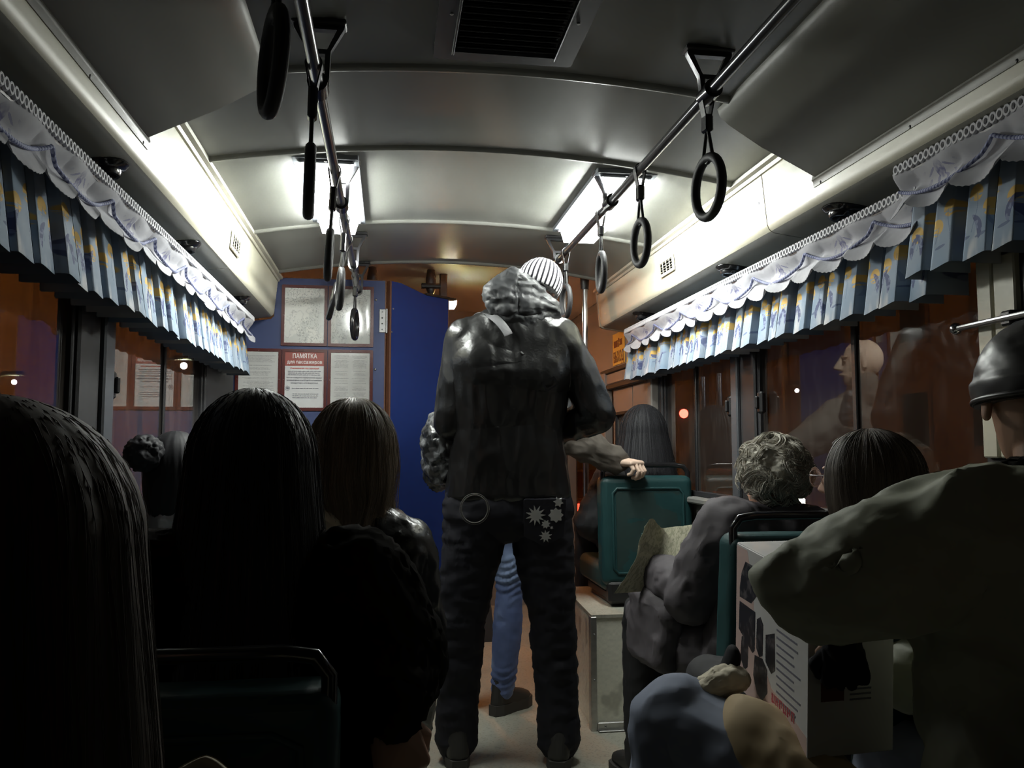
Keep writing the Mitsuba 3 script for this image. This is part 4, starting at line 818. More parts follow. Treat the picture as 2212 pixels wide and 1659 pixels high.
v = m.vertices; dz = np.exp(-((v[:, 0] - .155) / .006) ** 2) * (v[:, 1] < 2.84) * (v[:, 2] < 1.45); v[:, 1] += .002 * dz; m.vertices = v     # centre back seam
add(p + '__jacket', m, 'm_leather', True, label='black leather jacket')
seam = [(.0 + .055 * math.cos(a) * .6, 2.86 - .078 * abs(math.sin(a)) - .004, 1.452 + .075 * math.cos(a)) for a in np.linspace(.2, 2.6, 14)]
g = [H(B4((.098, 2.81, 1.60), .042), B4((.155, 2.81, 1.652), .036), B4((.135, 2.80, 1.56), .045)), H(B4((.155, 2.81, 1.648), .036), B4((.205, 2.815, 1.618), .040), B4((.288, 2.82, 1.555), .030), B4((.19, 2.81, 1.555), .05)),
     H(B4((.11, 2.81, 1.575), .045), B4((.28, 2.825, 1.535), .038), B4((.19, 2.83, 1.50), .06))]
hd = skin_union(g, .008, 8); folds(hd, .009, (16, 22, 26), 2); folds(hd, .004, (50, 44, 60), 5)
add(p + '__hood', hd, 'm_hood', True, label='dark grey rumpled hood')
hc = np.array([.262, 2.90, 1.66])
at = lambda a, t: hc + (np.stack([.084 * np.sin(t) * np.cos(a), .105 * np.sin(t) * np.sin(a), .092 * np.cos(t)], -1) * (1 + .022 * np.cos(30 * a) * np.clip(t * 2 - .25, 0, 1))[..., None]) @ (roty(.32) @ rotx(-.15)).T
A_, T__ = np.meshgrid(np.linspace(0, 2 * np.pi, 361)[:-1], np.linspace(.01, 1.95, 40), indexing='ij')
ring = at(A_, T__); m = loft(ring.transpose(1, 0, 2)); uvv = np.vstack([np.stack([A_ / (2 * np.pi), T__ / 1.95], -1).transpose(1, 0, 2).reshape(-1, 2), [[0, 0], [0, 1]]])
add(p + '__hat', m, 'm_knit', True, uv=uvv, label='white hat knitted with thin dark stripes')
tr = [H(B4(J['hpL'], .118), B4(J['hpR'], .118), B4((.15, 2.895, .93), .12)), limb(J['hpL'], .112, J['knL'], .078), limb(J['hpR'], .112, J['knR'], .078), limb(J['knL'], .078, (-.022, 2.93, .2), .066), limb((-.022, 2.93, .2), .066, (-.024, 2.93, .075), .066),
      limb(J['knR'], .078, (.318, 2.87, .2), .067), limb((.318, 2.87, .2), .067, (.322, 2.87, .075), .068)]
m = skin_union(tr, .013, 8); folds(m, .006, (9, 9, 16), 6); folds(m, .005, (14, 14, 34), 8)
add(p + '__trousers', m, 'm_jeans_black', True, label='black jeans')
def onback(m, x, y, z, tilt=0.): return moved(m, frame((x, y, z), (1, -.06, 0), (0, tilt, 1)))
# pocket patch with daisies (right) and a round stitched badge (left)
star = lambda n, r0, r1, ph=0.: Polygon([((r0 if i % 2 else r1) * math.cos(ph + math.pi * i / n), (r0 if i % 2 else r1) * math.sin(ph + math.pi * i / n)) for i in range(2 * n)])
pk = Polygon([(-.062, .06), (.068, .06), (.062, -.055), (.0, -.085), (-.06, -.055)]).buffer(.006)
tp = p + '__trousers'
bm = onback(extrude(pk, .010), .252, 2.764, .835, -.10); add(tp + '__pocket', bm, 'm_jeans_black', label='back pocket with daisy embroidery')
for x, z, r0, r1, n in ((-.028, .012, .016, .034, 11), (.04, .012, .019, .026, 8), (.048, .055, .010, .018, 6), (.006, -.018, .010, .016, 8), (.006, -.058, .011, .022, 9), (.026, -.03, .003, .006, 5)):
    add(tp + '__daisy', onback(extrude(star(n, r0, r1, x * 40), .012), .252 + x, 2.764 - .06 * x - .10 * z, .835 + z, -.10), 'm_daisy', False)
th = np.linspace(0, 2 * np.pi, 33)[:-1]
for rr_, w in ((.044, .0022), (.049, .0012)): add(tp + '__ring_stitching', onback(tube([(rr_ * math.cos(a), rr_ * 1.05 * math.sin(a), .004) for a in th], w, 6, closed=True), .02, 2.776, .868, -.02), 'm_stitch', 60)
for n in 'LR':
    u, s = shoe(J['an' + n] + [0, -.01, 0], (-.05, 1, 0) if n == 'L' else (.32, 1, 0), 1.05); kk = add(p + '__shoe', u, 'm_boot', True, label='black shoe'); add(kk + '__sole', s, 'm_sole')
# bag with its strap over the left shoulder
t = thing('shoulder_bag', 'shiny crumpled camouflage shoulder bag at the left side of the standing person in leather', 'bag')
m = skin_union([H(ball((-.085, 3.02, 1.075), (.055, .10, .12)), ball((-.075, 3.03, 1.0), (.055, .10, .08)), ball((-.06, 3.0, 1.15), (.04, .08, .04)))], .010, 6); folds(m, .014, 18, 3); folds(m, .006, 42, 5)
add(t + '__body', m, 'm_camo', True)
sp = np.array([(.03, 2.98, 1.47), (.045, 2.90, 1.542), (.075, 2.80, 1.525), (.105, 2.755, 1.49), (.13, 2.742, 1.45)])
def ribbon(pts, w, nrm, th=.003):
    pts = np.asarray(pts, float); q = np.array([pts[0] * 0] * len(pts)); tt = np.gradient(pts, axis=0); side = np.cross(tt, nrm); side /= np.linalg.norm(side, axis=1, keepdims=True)
    return sheet(np.stack([pts - side * w / 2, pts, pts + side * w / 2], 1), th)
from scipy.interpolate import make_interp_spline
def spl(pts, n=24, kk=3): pts = np.asarray(pts, float); u = np.linspace(0, 1, len(pts)); return make_interp_spline(u, pts, k=min(kk, len(pts) - 1))(np.linspace(0, 1, n))
add(t + '__strap', ribbon(spl(sp), .032, np.array([[0, .1, 1.]] * 12 + [[0, -.8, .5]] * 12)), 'm_strap', True, label='grey webbing strap')
add(t + '__buckle', onback(extrude(sbox(-.03, -.016, .03, .016).buffer(.006).difference(sbox(-.026, -.012, .026, .012)), .004), .262, 2.735, 1.285, .0) if 0 else moved(extrude(sbox(-.02, -.012, .02, .012).buffer(.005).difference(sbox(-.018, -.010, .018, .010)), .004), frame((.27, 2.732, 1.285), (.85, -.05, .5), (-.5, 0, .85))), 'm_gloss_black')

# ---- the standing person in pale jeans behind him
p = thing('person', 'standing person in light blue jeans and brown grey sleeve, mostly hidden behind the leather jacket', 'person')
J = skeleton((.20, 3.40, .84), (.20, 3.42, 1.45), 0., .94, sit=False)
J.update(hpL=np.array([.115, 3.42, .78]), hpR=np.array([.238, 3.40, .78]), knL=np.array([.075, 3.46, .44]), knR=np.array([.228, 3.40, .47]), anL=np.array([.065, 3.50, .08]), anR=np.array([.203, 3.42, .10]),
         shR=np.array([.355, 3.37, 1.20]), elR=np.array([.50, 3.33, 1.10]), wrR=np.array([.672, 3.335, 1.012]))
J['f'] = np.array([.9, -.1, 0.]); J['footR'] = np.array([.74, .62, 0]); J['footL'] = np.array([.1, 1, 0])
op = {'R': dict(d=(.62, -.75, -.05), up=(0, 0, 1), side=-1, curl=.95, k=1.08)}
add(p + '__body', body_mesh(J, head_R(-1.2), opts=op), 'm_skin_pale', True, label='skin with the pale right hand reaching to the teal seat')
J['f'] = np.array([0, 1., 0])
cm = coat_mesh(J, .95, hem=(.19, 3.40, .80), amp=.009, freq=(13, 13, 13), seed=4, sh=.07, wr=.052, extra=[limb(J['shR'], .078, J['elR'], .068), limb(J['elR'], .068, lerp(J['elR'], J['wrR'], .93), .052)]); add(p + '__coat', cm, 'm_coat_brown', True, label='brown grey jacket')
tr = [H(B4(J['hpL'], .10), B4(J['hpR'], .10), B4((.19, 3.40, .86), .11)), limb(J['hpR'], .088, (.235, 3.40, .62), .068), limb((.235, 3.40, .62), .068, J['knR'], .052), limb(J['knR'], .054, (.222, 3.41, .34), .060), limb((.222, 3.41, .34), .060, J['anR'] + [0, 0, -.005], .046), limb(J['hpL'], .085, J['knL'], .055), limb(J['knL'], .055, J['anL'] + [0, 0, .0], .046)]
m = skin_union(tr, .010, 8); v = m.vertices
z = v[:, 2]; band = np.exp(-((z - .55) / .07) ** 2) + .8 * np.exp(-((z - .14) / .05) ** 2); m.vertices = v + m.vertex_normals * (.0045 * band * np.sin(z * 210 + 3 * np.sin(v[:, 0] * 40)))[:, None]; folds(m, .003, (14, 14, 20), 5)
add(p + '__trousers', m, 'm_jeans_blue', True, label='light blue worn skinny jeans')
for n, d in (('R', (.74, .62, 0)), ('L', (.1, 1, 0))):
    u, s = shoe(J['an' + n] + [.0, -.0, 0], d, .82, sole=.03); kk = add(p + '__boot', u, 'm_boot', True, label='black ankle boot'); add(kk + '__sole', s, 'm_sole')
    add(kk + '__laces', cat_(*[tube([J['an' + n] * [1, 1, 0] + unit(d) * a + np.cross(unit(d), [0, 0, 1]) * b + [0, 0, zz] for b, zz in ((-.02, .10 - a * .35), (0, .112 - a * .35), (.02, .10 - a * .35))], .0022, 5) for a in (.045, .06, .075)]), 'm_black')
tail = [Polygon([(0, 0), (.012, .05), (.022, .025), (.036, .058), (.042, .012), (.024, -.02)])]
kk = p + '__scarf'; add(kk, moved(extrude(tail[0], .008), frame((.375, 3.13, 1.205), (1, -.1, 0), (0, 0, 1))), 'm_daisy', label='white pointed scarf end')
add(kk + '__fold', folds(skin_union([H(B4((.40, 3.17, 1.28), .028), B4((.405, 3.18, 1.2), .04))], .008, 4), .004, 40), 'm_hood', True)

# ---- black haired passenger on the teal seat
p = thing('person', 'seated passenger with long jet black hair before the single teal seat on the right', 'person')
J = skeleton((.80, 3.54, .70), (.835, 3.535, 1.135), .1, .86, floor=.0); J['elL'] = np.array([.60, 3.47, .76]); J['wrL'] = np.array([.66, 3.68, .74]); J['shL'] = np.array([.70, 3.50, .93]); J['shR'] = np.array([.895, 3.50, .93]); J['elR'] = np.array([.87, 3.6, .72]); J['wrR'] = np.array([.82, 3.75, .72])
R = head_R(.1); dress(p, J, R, coat=coat_mesh(J, 1.05, seed=6, sh=.075, wr=.055, extra=[limb(J['shL'], .082, J['elL'], .078)]), coatm='m_coat_dark')
at = surf_hair((.838, 3.515, 1.135), R, .105, .100, .128, .88, flare=.55, groove=.03, seed=2, hl=.2)
add(p + '__hair', hair_mesh(at), 'm_hair_jet', True, label='long jet black hair'); add(p + '__hair__strands', strands(at, 260, .0006, 1, .006), 'm_hair_jet', True)

# ---- grey curly haired passenger with the newspaper
p = thing('person', 'seated passenger with short curly grey hair and dull purple coat holding a newspaper', 'person')
J = skeleton((.77, 2.22, .50), (.815, 2.24, .985), .25, .92); J['shL'] = np.array([.665, 2.20, .845]); J['elL'] = np.array([.585, 2.26, .66]); J['wrL'] = np.array([.555, 2.47, .69]); J['shR'] = np.array([.895, 2.2, .83]); J['elR'] = np.array([.87, 2.3, .6]); J['wrR'] = np.array([.74, 2.47, .66])
J['knL'] = np.array([.545, 2.60, .54]); J['anL'] = np.array([.54, 2.62, .08]); J['knR'] = np.array([.74, 2.64, .54]); J['anR'] = np.array([.74, 2.66, .08])
R = head_R(.25); cm = coat_mesh(J, 1.0, hem=(.76, 2.22, .50), amp=.010, freq=11, seed=12, sh=.078, wr=.055, extra=[limb(J['shL'], .085, J['elL'], .078), limb(J['elL'], .076, lerp(J['elL'], J['wrL'], .9), .056), H(B4((.64, 2.3, .5), .1), B4((.56, 2.52, .56), .085), B4((.74, 2.55, .56), .085)), H(B4((.535, 2.30, .60), .035), B4((.525, 2.5, .62), .05), B4((.52, 2.32, .47), .03), B4((.50, 2.5, .47), .03))])
dress(p, J, R, coat=cm, coatm='m_coat_purple', opts={'L': dict(curl=.7)})
hc = np.array([.818, 2.232, 1.0]); g = np.random.default_rng(4)
S = trimesh.creation.icosphere(5); v = S.vertices; lump = meshkit.fbm(v * 3.6, 3, 2); mask = np.where((v[:, 1] > .45) & (v[:, 2] < .25), .80, 1.); low = np.where(v[:, 2] < -.55, .9, 1)
S.vertices = hc + v * np.array([.101, .112, .104]) * ((.92 + .34 * (lump - .5)) * mask * low)[:, None]; add(p + '__hair', S, 'm_hair_grey', True, label='short curly grey hair')
cur = []; lk = g.normal(size=(160, 3)); lk /= np.linalg.norm(lk, axis=1, keepdims=True)     # 160 locks, each a curl of strands that lie together
for i, c in enumerate(lk):
    if c[1] > .45 and c[2] < .3 or c[2] < -.8: continue
    t1 = unit(np.cross(c, g.normal(size=3)) + np.cross(c, np.cross(c, [0, 0, 1.])) * .6); t2 = np.cross(c, t1); ln = g.uniform(.05, .085); amp = g.uniform(.006, .013); ph = g.random() * 6.28; turn = g.uniform(.8, 1.35) * 6.28; lift = g.uniform(.0, .009)
    for j in range(11):
        s_ = np.linspace(-.5, .5, 14); o1, o2, dp = g.normal() * .004, g.normal() * .0055, g.normal() * .18
        q = c * .101 + t1 * ((s_ * ln + o1)[:, None]) + t2 * ((amp * np.sin(turn * s_ + ph + dp) + o2)[:, None])
        n_ = q / np.linalg.norm(q, axis=1, keepdims=True)
        q = hc + n_ * np.array([.098, .109, .101]) * (1 + (lift + .006 * np.cos(turn * s_ + ph) + g.normal() * .0015) / .1)[:, None]
        cur.append(tube(q, .00125 * np.sin(np.linspace(.6, 2.9, 14)), 4))
add(p + '__hair__curls', cat_(*cur), 'm_hair_grey', True)
# the newspaper she holds
def news(p_, n, uv): return mix(mix([.42, .40, .29], [.50, .48, .36], fbm(uv.x * 6, uv.y * 6)), [.22, .23, .15], smoothstep(.45, .7, noise(uv.x * 60, uv.y * 34)) * .6) * dr.select((uv.y > .55) & (uv.y < .68) & (uv.x < .5), .75, 1.)
mat('m_news', proc(news), .8, .3)
U, V = np.meshgrid(np.linspace(0, 1, 30), np.linspace(0, 1, 24), indexing='ij')
fold = np.where(U < .42, (.42 - U) * .9, (U - .42) * .35)
base = np.array([.475, 2.47, .635])[None, None] + U[..., None] * np.array([.12, -.09, .02]) + V[..., None] * np.array([.045, .02, .185]); base = base + np.stack([-.06 * fold, -.14 * fold, .02 * fold], -1)
base += .016 * (meshkit.fbm(np.stack([U * 5, V * 4, U * 0], -1), 3, 4) - .5)[..., None] * np.array([1, -1, .4]); base[..., 0] -= .05 * (1 - V) ** 2 * (1 - U); base[..., 2] += .03 * np.exp(-((U - .15) / .12) ** 2) * V
add('newspaper', sheet(base, .0012), 'm_news', True, uv=np.tile(np.stack([U, V], -1).reshape(-1, 2), (2, 1)), label='crumpled yellowish newspaper held by the passenger with curly grey hair', cat='newspaper')

# ---- brown bob and glasses
p = thing('person', 'seated passenger with dark brown bob and thin glasses, face turned to the left', 'person')
J = skeleton((.76, 1.66, .50), (.735, 1.64, 1.005), .5, .90); J['shL'] = np.array([.62, 1.60, .845]); J['shR'] = np.array([.87, 1.66, .845])
R = head_R(.5, -.05); dress(p, J, R, coat=coat_mesh(J, 1.0, seed=15), coatm='m_coat_dark', skin='m_skin')
at = surf_hair((.745, 1.632, 1.012), R, .098, .108, .100, .925, face=1., hl=.55, flare=.05, groove=.028, seed=5, taper=.15)
add(p + '__hair', hair_mesh(at), 'm_hair_bob', True, label='dark brown bobbed hair'); add(p + '__hair__strands', strands(at, 220, .0006, 3, .004), 'm_hair_bob', True)
hw = lambda q: J['head'] + R @ (np.array(q, float) * .9)
gl = thing('glasses', 'thin metal glasses worn by the passenger with the brown bob', 'glasses')
for s in (-1, 1):
    add(gl + '__rim', tube([hw((s * .034 + .026 * math.cos(a), .108, .006 + .021 * math.sin(a))) for a in np.linspace(0, 2 * np.pi, 25)[:-1]], .0011, 6, closed=True), 'm_chrome', 60)
    add(gl + '__temple', tube([hw((s * .06, .107, .012)), hw((s * .08, .09, .012)), hw((s * .084, .0, .008)), hw((s * .082, -.02, -.01))], .0012, 6), 'm_chrome', 60)
    add(gl + '__lens', tube([hw((s * .034, .1075, .006)), hw((s * .034, .1082, .006))], .0235, 20), 'm_lens', False)
add(gl + '__bridge', tube([hw((-.009, .109, .012)), hw((0, .112, .015)), hw((.009, .109, .012))], .0011, 6), 'm_chrome', 60)

# ---- olive jacket with the carton
p = thing('person', 'passenger in an olive jacket and shiny black cap hugging a carton at the right edge', 'person')
J = skeleton((.66, 1.0, .47), (.655, 1.05, 1.14), .3, 1.0); J.update(shL=np.array([.50, 1.02, .945]), elL=np.array([.285, 1.085, .885]), wrL=np.array([.392, 1.15, .805]), shR=np.array([.85, 1.05, .92]), elR=np.array([.88, 1.2, .7]), wrR=np.array([.60, 1.36, .68]), neck=np.array([.66, 1.03, 1.0]), chest=np.array([.69, 1.02, .82]),
         hpL=np.array([.55, 1.06, .43]), hpR=np.array([.74, 1.0, .50]), knL=np.array([.243, 1.44, .585]), knR=np.array([.66, 1.42, .50]), anL=np.array([.215, 1.44, .09]), anR=np.array([.66, 1.45, .09]))
R = head_R(-.35, -.08)
add(p + '__body', body_mesh(J, R, opts={'L': dict(d=(.15, .15, -.95), up=(-.45, -.88, .1), side=1, curl=.8, k=.6), 'R': dict(curl=.6)}), 'm_skin_tan', True, label='skin of neck and cheek')
P = [H(B4((.67, 1.03, .965), .085), B4(J['shL'], .092), B4(J['shR'], .095), B4((.60, 1.04, .78), .135), B4((.80, 1.03, .78), .135)), H(B4((.60, 1.04, .80), .135), B4((.80, 1.03, .80), .135), B4((.61, 1.02, .50), .145), B4((.80, 1.02, .50), .145)),
     limb(J['shL'], .092, (.381, 1.032, .906), .080), limb((.381, 1.032, .906), .080, (.319, 1.064, .882), .064), limb((.319, 1.064, .882), .064, J['elL'], .047), H(B4((.30, 1.08, .875), .05), B4((.375, 1.13, .835), .042)), limb(J['shR'], .095, J['elR'], .08), limb(J['elR'], .078, lerp(J['elR'], J['wrR'], .9), .055)]
m = skin_union(P, .010, 9); folds(m, .012, (9, 12, 10), 21); folds(m, .004, 26, 22); add(p + '__jacket', m, 'm_coat_olive', True, label='olive jacket')
add(p + '__jacket__yoke_seam', tube(spl([(.53, .965, .99), (.60, .93, .96), (.66, .90, .88), (.70, .885, .80)]), .004, 6), 'm_coat_dark')
col = skin_union([H(B4((.58, 1.02, 1.005), .035), B4((.74, 1.02, 1.01), .045), B4((.66, .99, 1.015), .05), B4((.66, 1.08, 1.0), .05))], .009, 5); folds(col, .012, 30, 3); folds(col, .006, 80, 8); add(p + '__collar', col, 'm_fur', True, label='black furry collar')
hc = J['head'] + [0, -.008, .02]
A_, T__ = np.meshgrid(np.linspace(0, 2 * np.pi, 121)[:-1], np.linspace(.02, 1.85, 34), indexing='ij'); rr_ = 1 + .05 * (meshkit.fbm(np.stack([np.cos(A_) * 3, np.sin(A_) * 3, T__ * 5], -1), 3, 6) - .5) + .035 * (T__ > 1.5)
ring = hc + (np.stack([.093 * np.sin(T__) * np.cos(A_) * rr_, .108 * np.sin(T__) * np.sin(A_) * rr_, .098 * np.cos(T__) * rr_], -1)) @ R.T
add(p + '__cap', loft(ring.transpose(1, 0, 2)), 'm_leather_soft', True, label='shiny black leather cap'); add(p + '__cap__band', tube([hc + R @ np.array([.0945 * math.cos(a), .109 * math.sin(a), -.022]) for a in np.linspace(0, 2 * np.pi, 61)[:-1]], .004, 8, closed=True), 'm_leather_soft', 60)
tr = [H(B4(J['hpL'], .11), B4(J['hpR'], .11)), limb(J['hpL'], .085, J['knL'], .074), limb(J['knL'], .080, J['anL'] + [0, 0, .04], .068), limb(J['hpR'], .10, J['knR'], .08), limb(J['knR'], .08, J['anR'] + [0, 0, .04], .065)]
m = skin_union(tr, .013, 8); folds(m, .009, (12, 12, 14), 31); add(p + '__trousers', m, 'm_jeans_faded', True, label='faded blue jeans')
for n in 'LR':
    u, s = shoe(J['an' + n], (-.4, 1, 0), 1.0); kk = add(p + '__shoe', u, 'm_boot', True); add(kk + '__sole', s, 'm_sole')
gp = hand_parts(J['wrL'] + [.0, .0, -.01], (.15, .15, -.95), (-.45, -.88, .1), 1, .8, .74); gp.append(H(B4(J['wrL'] + [-.0, .0, .02], .026), B4(J['wrL'] + [0, 0, -.02], .026)))
add(p + '__glove', folds(skin_union(gp, .006, 6), .002, 60), 'm_glove', True, label='black knitted glove')

# ---- the carton on the knees
t = thing('carton', 'pale carton printed with dark product pictures on the lap of the olive jacket passenger', 'box')
B0, BX, BY, BZ = np.array([.362, 1.205, .604]), unit((1, .10, 0)), unit((.09, 1, .06)), None
BZ = np.cross(BX, BY); Wb, Lb, Hb = .15, .33, .272
MB = np.eye(4); MB[:3, 0] = BX; MB[:3, 1] = BY; MB[:3, 2] = BZ; MB[:3, 3] = B0
bb = lambda m: moved(m, MB)
mat('m_carton', proc(lambda p, n, uv: mix([.54, .53, .51], [.60, .585, .57], fbm(p.x * 20, p.y * 20, p.z * 20))), .5); mat('m_carton_pink', (.56, .41, .37), .5); mat('m_print_dark', proc(lambda p, n, uv: mix([.02, .02, .022], [.10, .09, .09], smoothstep(.5, .75, fbm(p.x * 70, p.y * 70, p.z * 50)))), .3); mat('m_print_red', (.35, .05, .07), .5); mat('m_print_brown', (.14, .05, .03), .5)
add(t + '__body', bb(box(0, Wb, 0, Lb, 0, Hb, .0012)), 'm_carton'); lid = box(.002, Wb - .002, .002, Lb - .002, Hb, Hb + .0012, .0003); add(t + '__flap', bb(box(.001, Wb * .5 - .0008, .001, Lb - .001, Hb, Hb + .0014, .0004)), 'm_carton'); add(t + '__flap', bb(box(Wb * .5 + .0008, Wb - .001, .001, Lb - .001, Hb, Hb + .0014, .0004)), 'm_carton')
from shapely import affinity
def side(poly, m, d=.0005):
    poly = affinity.scale(poly, 1.65, 1.03, origin=(0, 0)); add(t + '__print', bb(extrude(poly, d, (0, Lb, 0), (0, -1, 0), (0, 0, 1))) , m, False)      # u: from the far edge towards the camera
side(Polygon([(.0, .002), (.0, .26), (.035, .26), (.055, .20), (.06, .12), (.11, .055), (.198, .03), (.198, .002)]), 'm_carton_pink', .0003)
for pts in ([(.012, .185), (.018, .215), (.03, .238), (.065, .238), (.068, .192), (.05, .170), (.012, .168)], [(.010, .108), (.012, .160), (.062, .160), (.062, .092), (.055, .085)], [(.016, .058), (.02, .098), (.03, .104), (.042, .09), (.04, .052), (.03, .042)], [(.066, .10), (.068, .150), (.078, .158), (.086, .148), (.085, .095), (.076, .088)], [(.094, .09), (.094, .135), (.118, .148), (.120, .088), (.110, .078)], [(.058, .048), (.062, .085), (.085, .09), (.098, .078), (.100, .04), (.085, .018), (.07, .022)]):
    side(Polygon(pts), 'm_print_dark', .0007)
g = np.random.default_rng(11)
for q in range(11): side(sbox(.124, .168 - q * .0125, .124 + g.uniform(.042, .06), .1715 - q * .0125), 'm_grey_ink', .0006)
m = extrude(unary_union([sbox(q * .0165, 0, q * .0165 + .005, .016).union(sbox(q * .0165 + .004, .006 * (q % 3) + .001, q * .0165 + .013, .006 * (q % 3) + .0042)).union(sbox(q * .0165 + .009, .0 if q % 2 else .005, q * .0165 + .0125, .016)) for q in range(6)]), .0007); m = moved(m, frame((.185, .034, 0), (1, 0, 0), (0, 1, 0))); add(t + '__print', bb(moved(m, frame((0, Lb, 0), (0, -1, 0), (0, 0, 1)))), 'm_print_red', False)
add(t + '__print', bb(box(.022, .062, -.0006, .0, .085, .122, .0001)), 'm_print_brown', False)
for q in range(3): add(t + '__print', bb(box(.072, .11, -.0006, 0, .10 - q * .008, .103 - q * .008, .0001)), 'm_grey_ink', False)
# tan canvas bag between knee and carton, fleece mitten on it
mat('m_canvas', proc(lambda p, n, uv: mix([.31, .23, .13], [.39, .30, .18], fbm(p.x * 25, p.y * 25, p.z * 25))), .75, .3)
t = thing('canvas_bag', 'tan rounded canvas bag on the lap between the faded jeans knee and the carton', 'bag')
m = skin_union([H(ball((.335, 1.34, .585), (.06, .085, .07)), ball((.40, 1.23, .52), (.075, .10, .08)), ball((.35, 1.28, .46), (.085, .12, .08)))], .010, 7); folds(m, .007, (15, 15, 10), 41); add(t + '__body', m, 'm_canvas', True)
add(t + '__piping', tube(spl([(.272, 1.26, .44), (.270, 1.29, .52), (.278, 1.32, .585), (.30, 1.33, .64)]), .0035, 6), 'm_edge')
t = thing('mitten', 'pale fleecy mitten lying on the tan bag against the carton', 'mitten'); m = skin_union([H(ball((.335, 1.43, .662), (.035, .03, .022)), ball((.295, 1.43, .648), (.022, .025, .018)))], .006, 5); folds(m, .004, 60, 3); folds(m, .002, 160, 4); add(t + '__body', m, 'm_scarf', True); add(t + '__cuff', tm(H(ball((.352, 1.45, .695), (.012, .022, .022)), ball((.34, 1.45, .67), (.012, .022, .02)))), 'm_glove', 60)
# ---- beige coat at the right edge of the foreground
p = thing('person', 'passenger in a soft beige coat cut off at the lower right corner', 'person')
J = skeleton((.52, .40, .48), (.52, .40, 1.10), .2, .98); J.update(shL=np.array([.37, .43, .93]), elL=np.array([.285, .50, .72]), wrL=np.array([.36, .70, .68]))
R = head_R(.2); cm = coat_mesh(J, 1.12, seed=50, amp=.010, freq=9, sh=.085, extra=[limb(J['shL'], .10, J['elL'], .088)]); dress(p, J, R, coat=cm, coatm='m_coat_beige'); at = surf_hair(J['head'] + [0, -.012, .01], R, .096, .108, .118, 1.02, seed=9); add(p + '__hair', hair_mesh(at, 120, 40), 'm_hair_brown', True)

# ---- left side: foreground brown hair
p = thing('person', 'seated passenger with long brown hair seen from behind in the left foreground', 'person')
J = skeleton((-.62, .78, .42), (-.605, .80, .985), .0, .95); R = head_R(.0); J['shR'] = np.array([-.52, .78, .78]); J['shL'] = np.array([-.72, .78, .78]); J['elR'] = np.array([-.53, .86, .62]); J['wrR'] = np.array([-.58, 1.0, .62])
dress(p, J, R, coat=coat_mesh(J, .85, seed=60), coatm='m_coat_dark')
at = surf_hair((-.615, .785, .985), R, .130, .125, .133, .50, flare=.22, groove=.035, nf=12, seed=6, hl=.3, off=.03, drift=(.02, 0))
add(p + '__hair', hair_mesh(at, 260, 80), 'm_hair_brown', True, label='long brown hair'); add(p + '__hair__strands', strands(at, 260, .0005, 4, .003), 'm_hair_brown', True)
# ---- long black hair and fur coat
p = thing('person', 'seated passenger with long black hair and black fur coat before the double teal seat', 'person')
J = skeleton((-.48, 1.42, .46), (-.485, 1.42, 1.035), .0, .95); R = head_R(.05); J.update(shL=np.array([-.65, 1.38, .845]), shR=np.array([-.325, 1.38, .835]), elR=np.array([-.275, 1.33, .66]), wrR=np.array([-.275, 1.27, .655]), elL=np.array([-.7, 1.45, .62]))
J['wrR'] = np.array([-.262, 1.265, .690]); J['elR'] = np.array([-.268, 1.36, .745])
fc = coat_mesh(J, 1.05, amp=.006, freq=9, seed=70, sh=.085, wr=.050, extra=[H(B4(J['shR'], .10), B4(J['elR'], .092)), H(B4(J['elR'], .09), B4((-.266, 1.30, .712), .064)), H(B4((-.58, 1.4, .55), .15), B4((-.38, 1.4, .55), .15), B4((-.40, 1.4, .42), .15), B4((-.56, 1.4, .42), .15))]); folds(fc, .006, 70, 3); folds(fc, .004, 150, 5)
dress(p, J, R, coat=fc, coatm='m_fur', opts={'R': dict(d=(.25, -.1, -.95), up=(.5, -.85, .1), side=-1, curl=.7, k=1.05)}, skin='m_skin')
at = surf_hair((-.482, 1.395, 1.045), R, .100, .112, .123, .62, flare=.45, groove=.03, seed=12, hl=.25, off=.02)
add(p + '__hair', hair_mesh(at), 'm_hair_black', True, label='long black hair'); add(p + '__hair__strands', strands(at, 420, .0006, 6, .008), 'm_hair_black', True)
# ---- light brown hair, leather coat
p = thing('person', 'seated passenger with light brown hair and a black leather coat beside the blue leaf', 'person')
J = skeleton((-.37, 1.98, .45), (-.345, 1.985, 1.06), -.1, .95); J.update(shL=np.array([-.50, 1.94, .86]), shR=np.array([-.235, 1.95, .84]), elR=np.array([-.19, 2.0, .66]), wrR=np.array([-.24, 2.18, .62]), knR=np.array([-.235, 2.34, .50]), anR=np.array([-.22, 2.36, .09]))
R = head_R(-.15, -.05); sk = [H(B4((-.42, 1.98, .50), .13), B4((-.28, 1.98, .50), .12), B4((-.235, 2.3, .50), .10), B4((-.43, 2.3, .50), .10), B4((-.225, 2.32, .32), .07), B4((-.24, 2.05, .30), .06))]
cm = coat_mesh(J, .98, seed=80, amp=.010, freq=(13, 13, 8), sh=.075, extra=sk); dress(p, J, R, coat=cm, coatm='m_leather')
at = surf_hair((-.347, 1.962, 1.075), R, .096, .108, .113, .86, flare=.10, groove=.10, nf=13, seed=15, hl=.3, taper=.25, wave=.008)
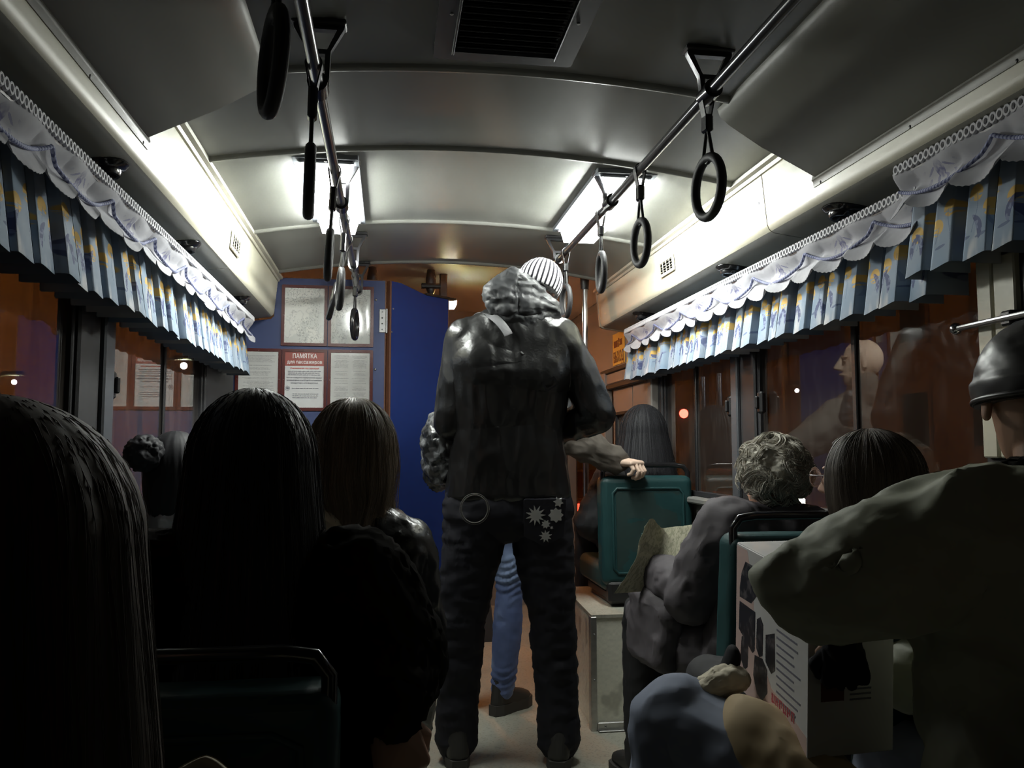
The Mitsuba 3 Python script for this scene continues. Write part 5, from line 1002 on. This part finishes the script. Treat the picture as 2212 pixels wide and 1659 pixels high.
add(p + '__hair', hair_mesh(at), 'm_hair_light', True, label='light brown hair'); add(p + '__hair__strands', strands(at, 600, .0006, 8, .016, tips=.08), 'm_hair_light', True)
col = skin_union([H(ball((-.425, 1.90, .93), (.02, .02, .03)), ball((-.385, 1.87, .89), (.018, .012, .03)), ball((-.39, 1.88, .85), (.012, .012, .02)))], .006, 4); add(p + '__scarf', folds(col, .003, 40), 'm_scarf', True, label='pale beige scarf end')
add(p + '__tag', moved(extrude(Polygon([(0, 0), (.016, -.012), (.02, .02), (.006, .042)]), .002), frame((-.202, 1.86, .735), (1, 0, 0), (0, 0, 1))), 'm_white_ink', label='small pale tag')
# ---- person at the left window
p = thing('person', 'passenger with dark tied hair and a shiny quilted silver jacket low at the left window', 'person')
J = skeleton((-.80, 2.52, .42), (-.862, 2.52, 1.0), .0, .90); R = head_R(.1); J['shR'] = np.array([-.735, 2.47, .80])
cm = coat_mesh(J, 1.0, seed=90, amp=.004); v = cm.vertices; cm.vertices = v + cm.vertex_normals * (.007 * np.abs(np.sin(v[:, 2] * 55)))[:, None]; folds(cm, .004, 60, 4); dress(p, J, R, coat=cm, coatm='m_silver')
at = surf_hair((-.87, 2.50, 1.012), R, .088, .10, .108, .86, seed=19, hl=.3, groove=.03, taper=.3); add(p + '__hair', hair_mesh(at, 140, 44), 'm_hair_jet', True, label='dark hair drawn back')
bn = skin_union([H(ball((-.93, 2.41, 1.055), (.045, .045, .045)))], .006, 3); folds(bn, .008, 40, 2); folds(bn, .004, 120, 6); add(p + '__hair__bun', bn, 'm_hair_jet', True, label='curly bun')

# a folded cream paper bag stuck behind the seat back at the lower left
t = thing('paper_bag', 'folded cream paper bag behind the seat back at the bottom edge of the picture', 'bag')
U, V = np.meshgrid(np.linspace(0, 1, 24), np.linspace(0, 1, 16), indexing='ij')
P = np.stack([-.452 + .085 * U, .815 + .012 * np.sin(U * 7) + .02 * V, .785 - .022 * np.maximum(U - .25, 0) - .03 * np.maximum(.25 - U, 0) - .16 * V], -1); P += .006 * (meshkit.fbm(P * 30, 2, 3) - .5)[..., None]
add(t + '__body', sheet(P, .006), 'm_scarf', True)
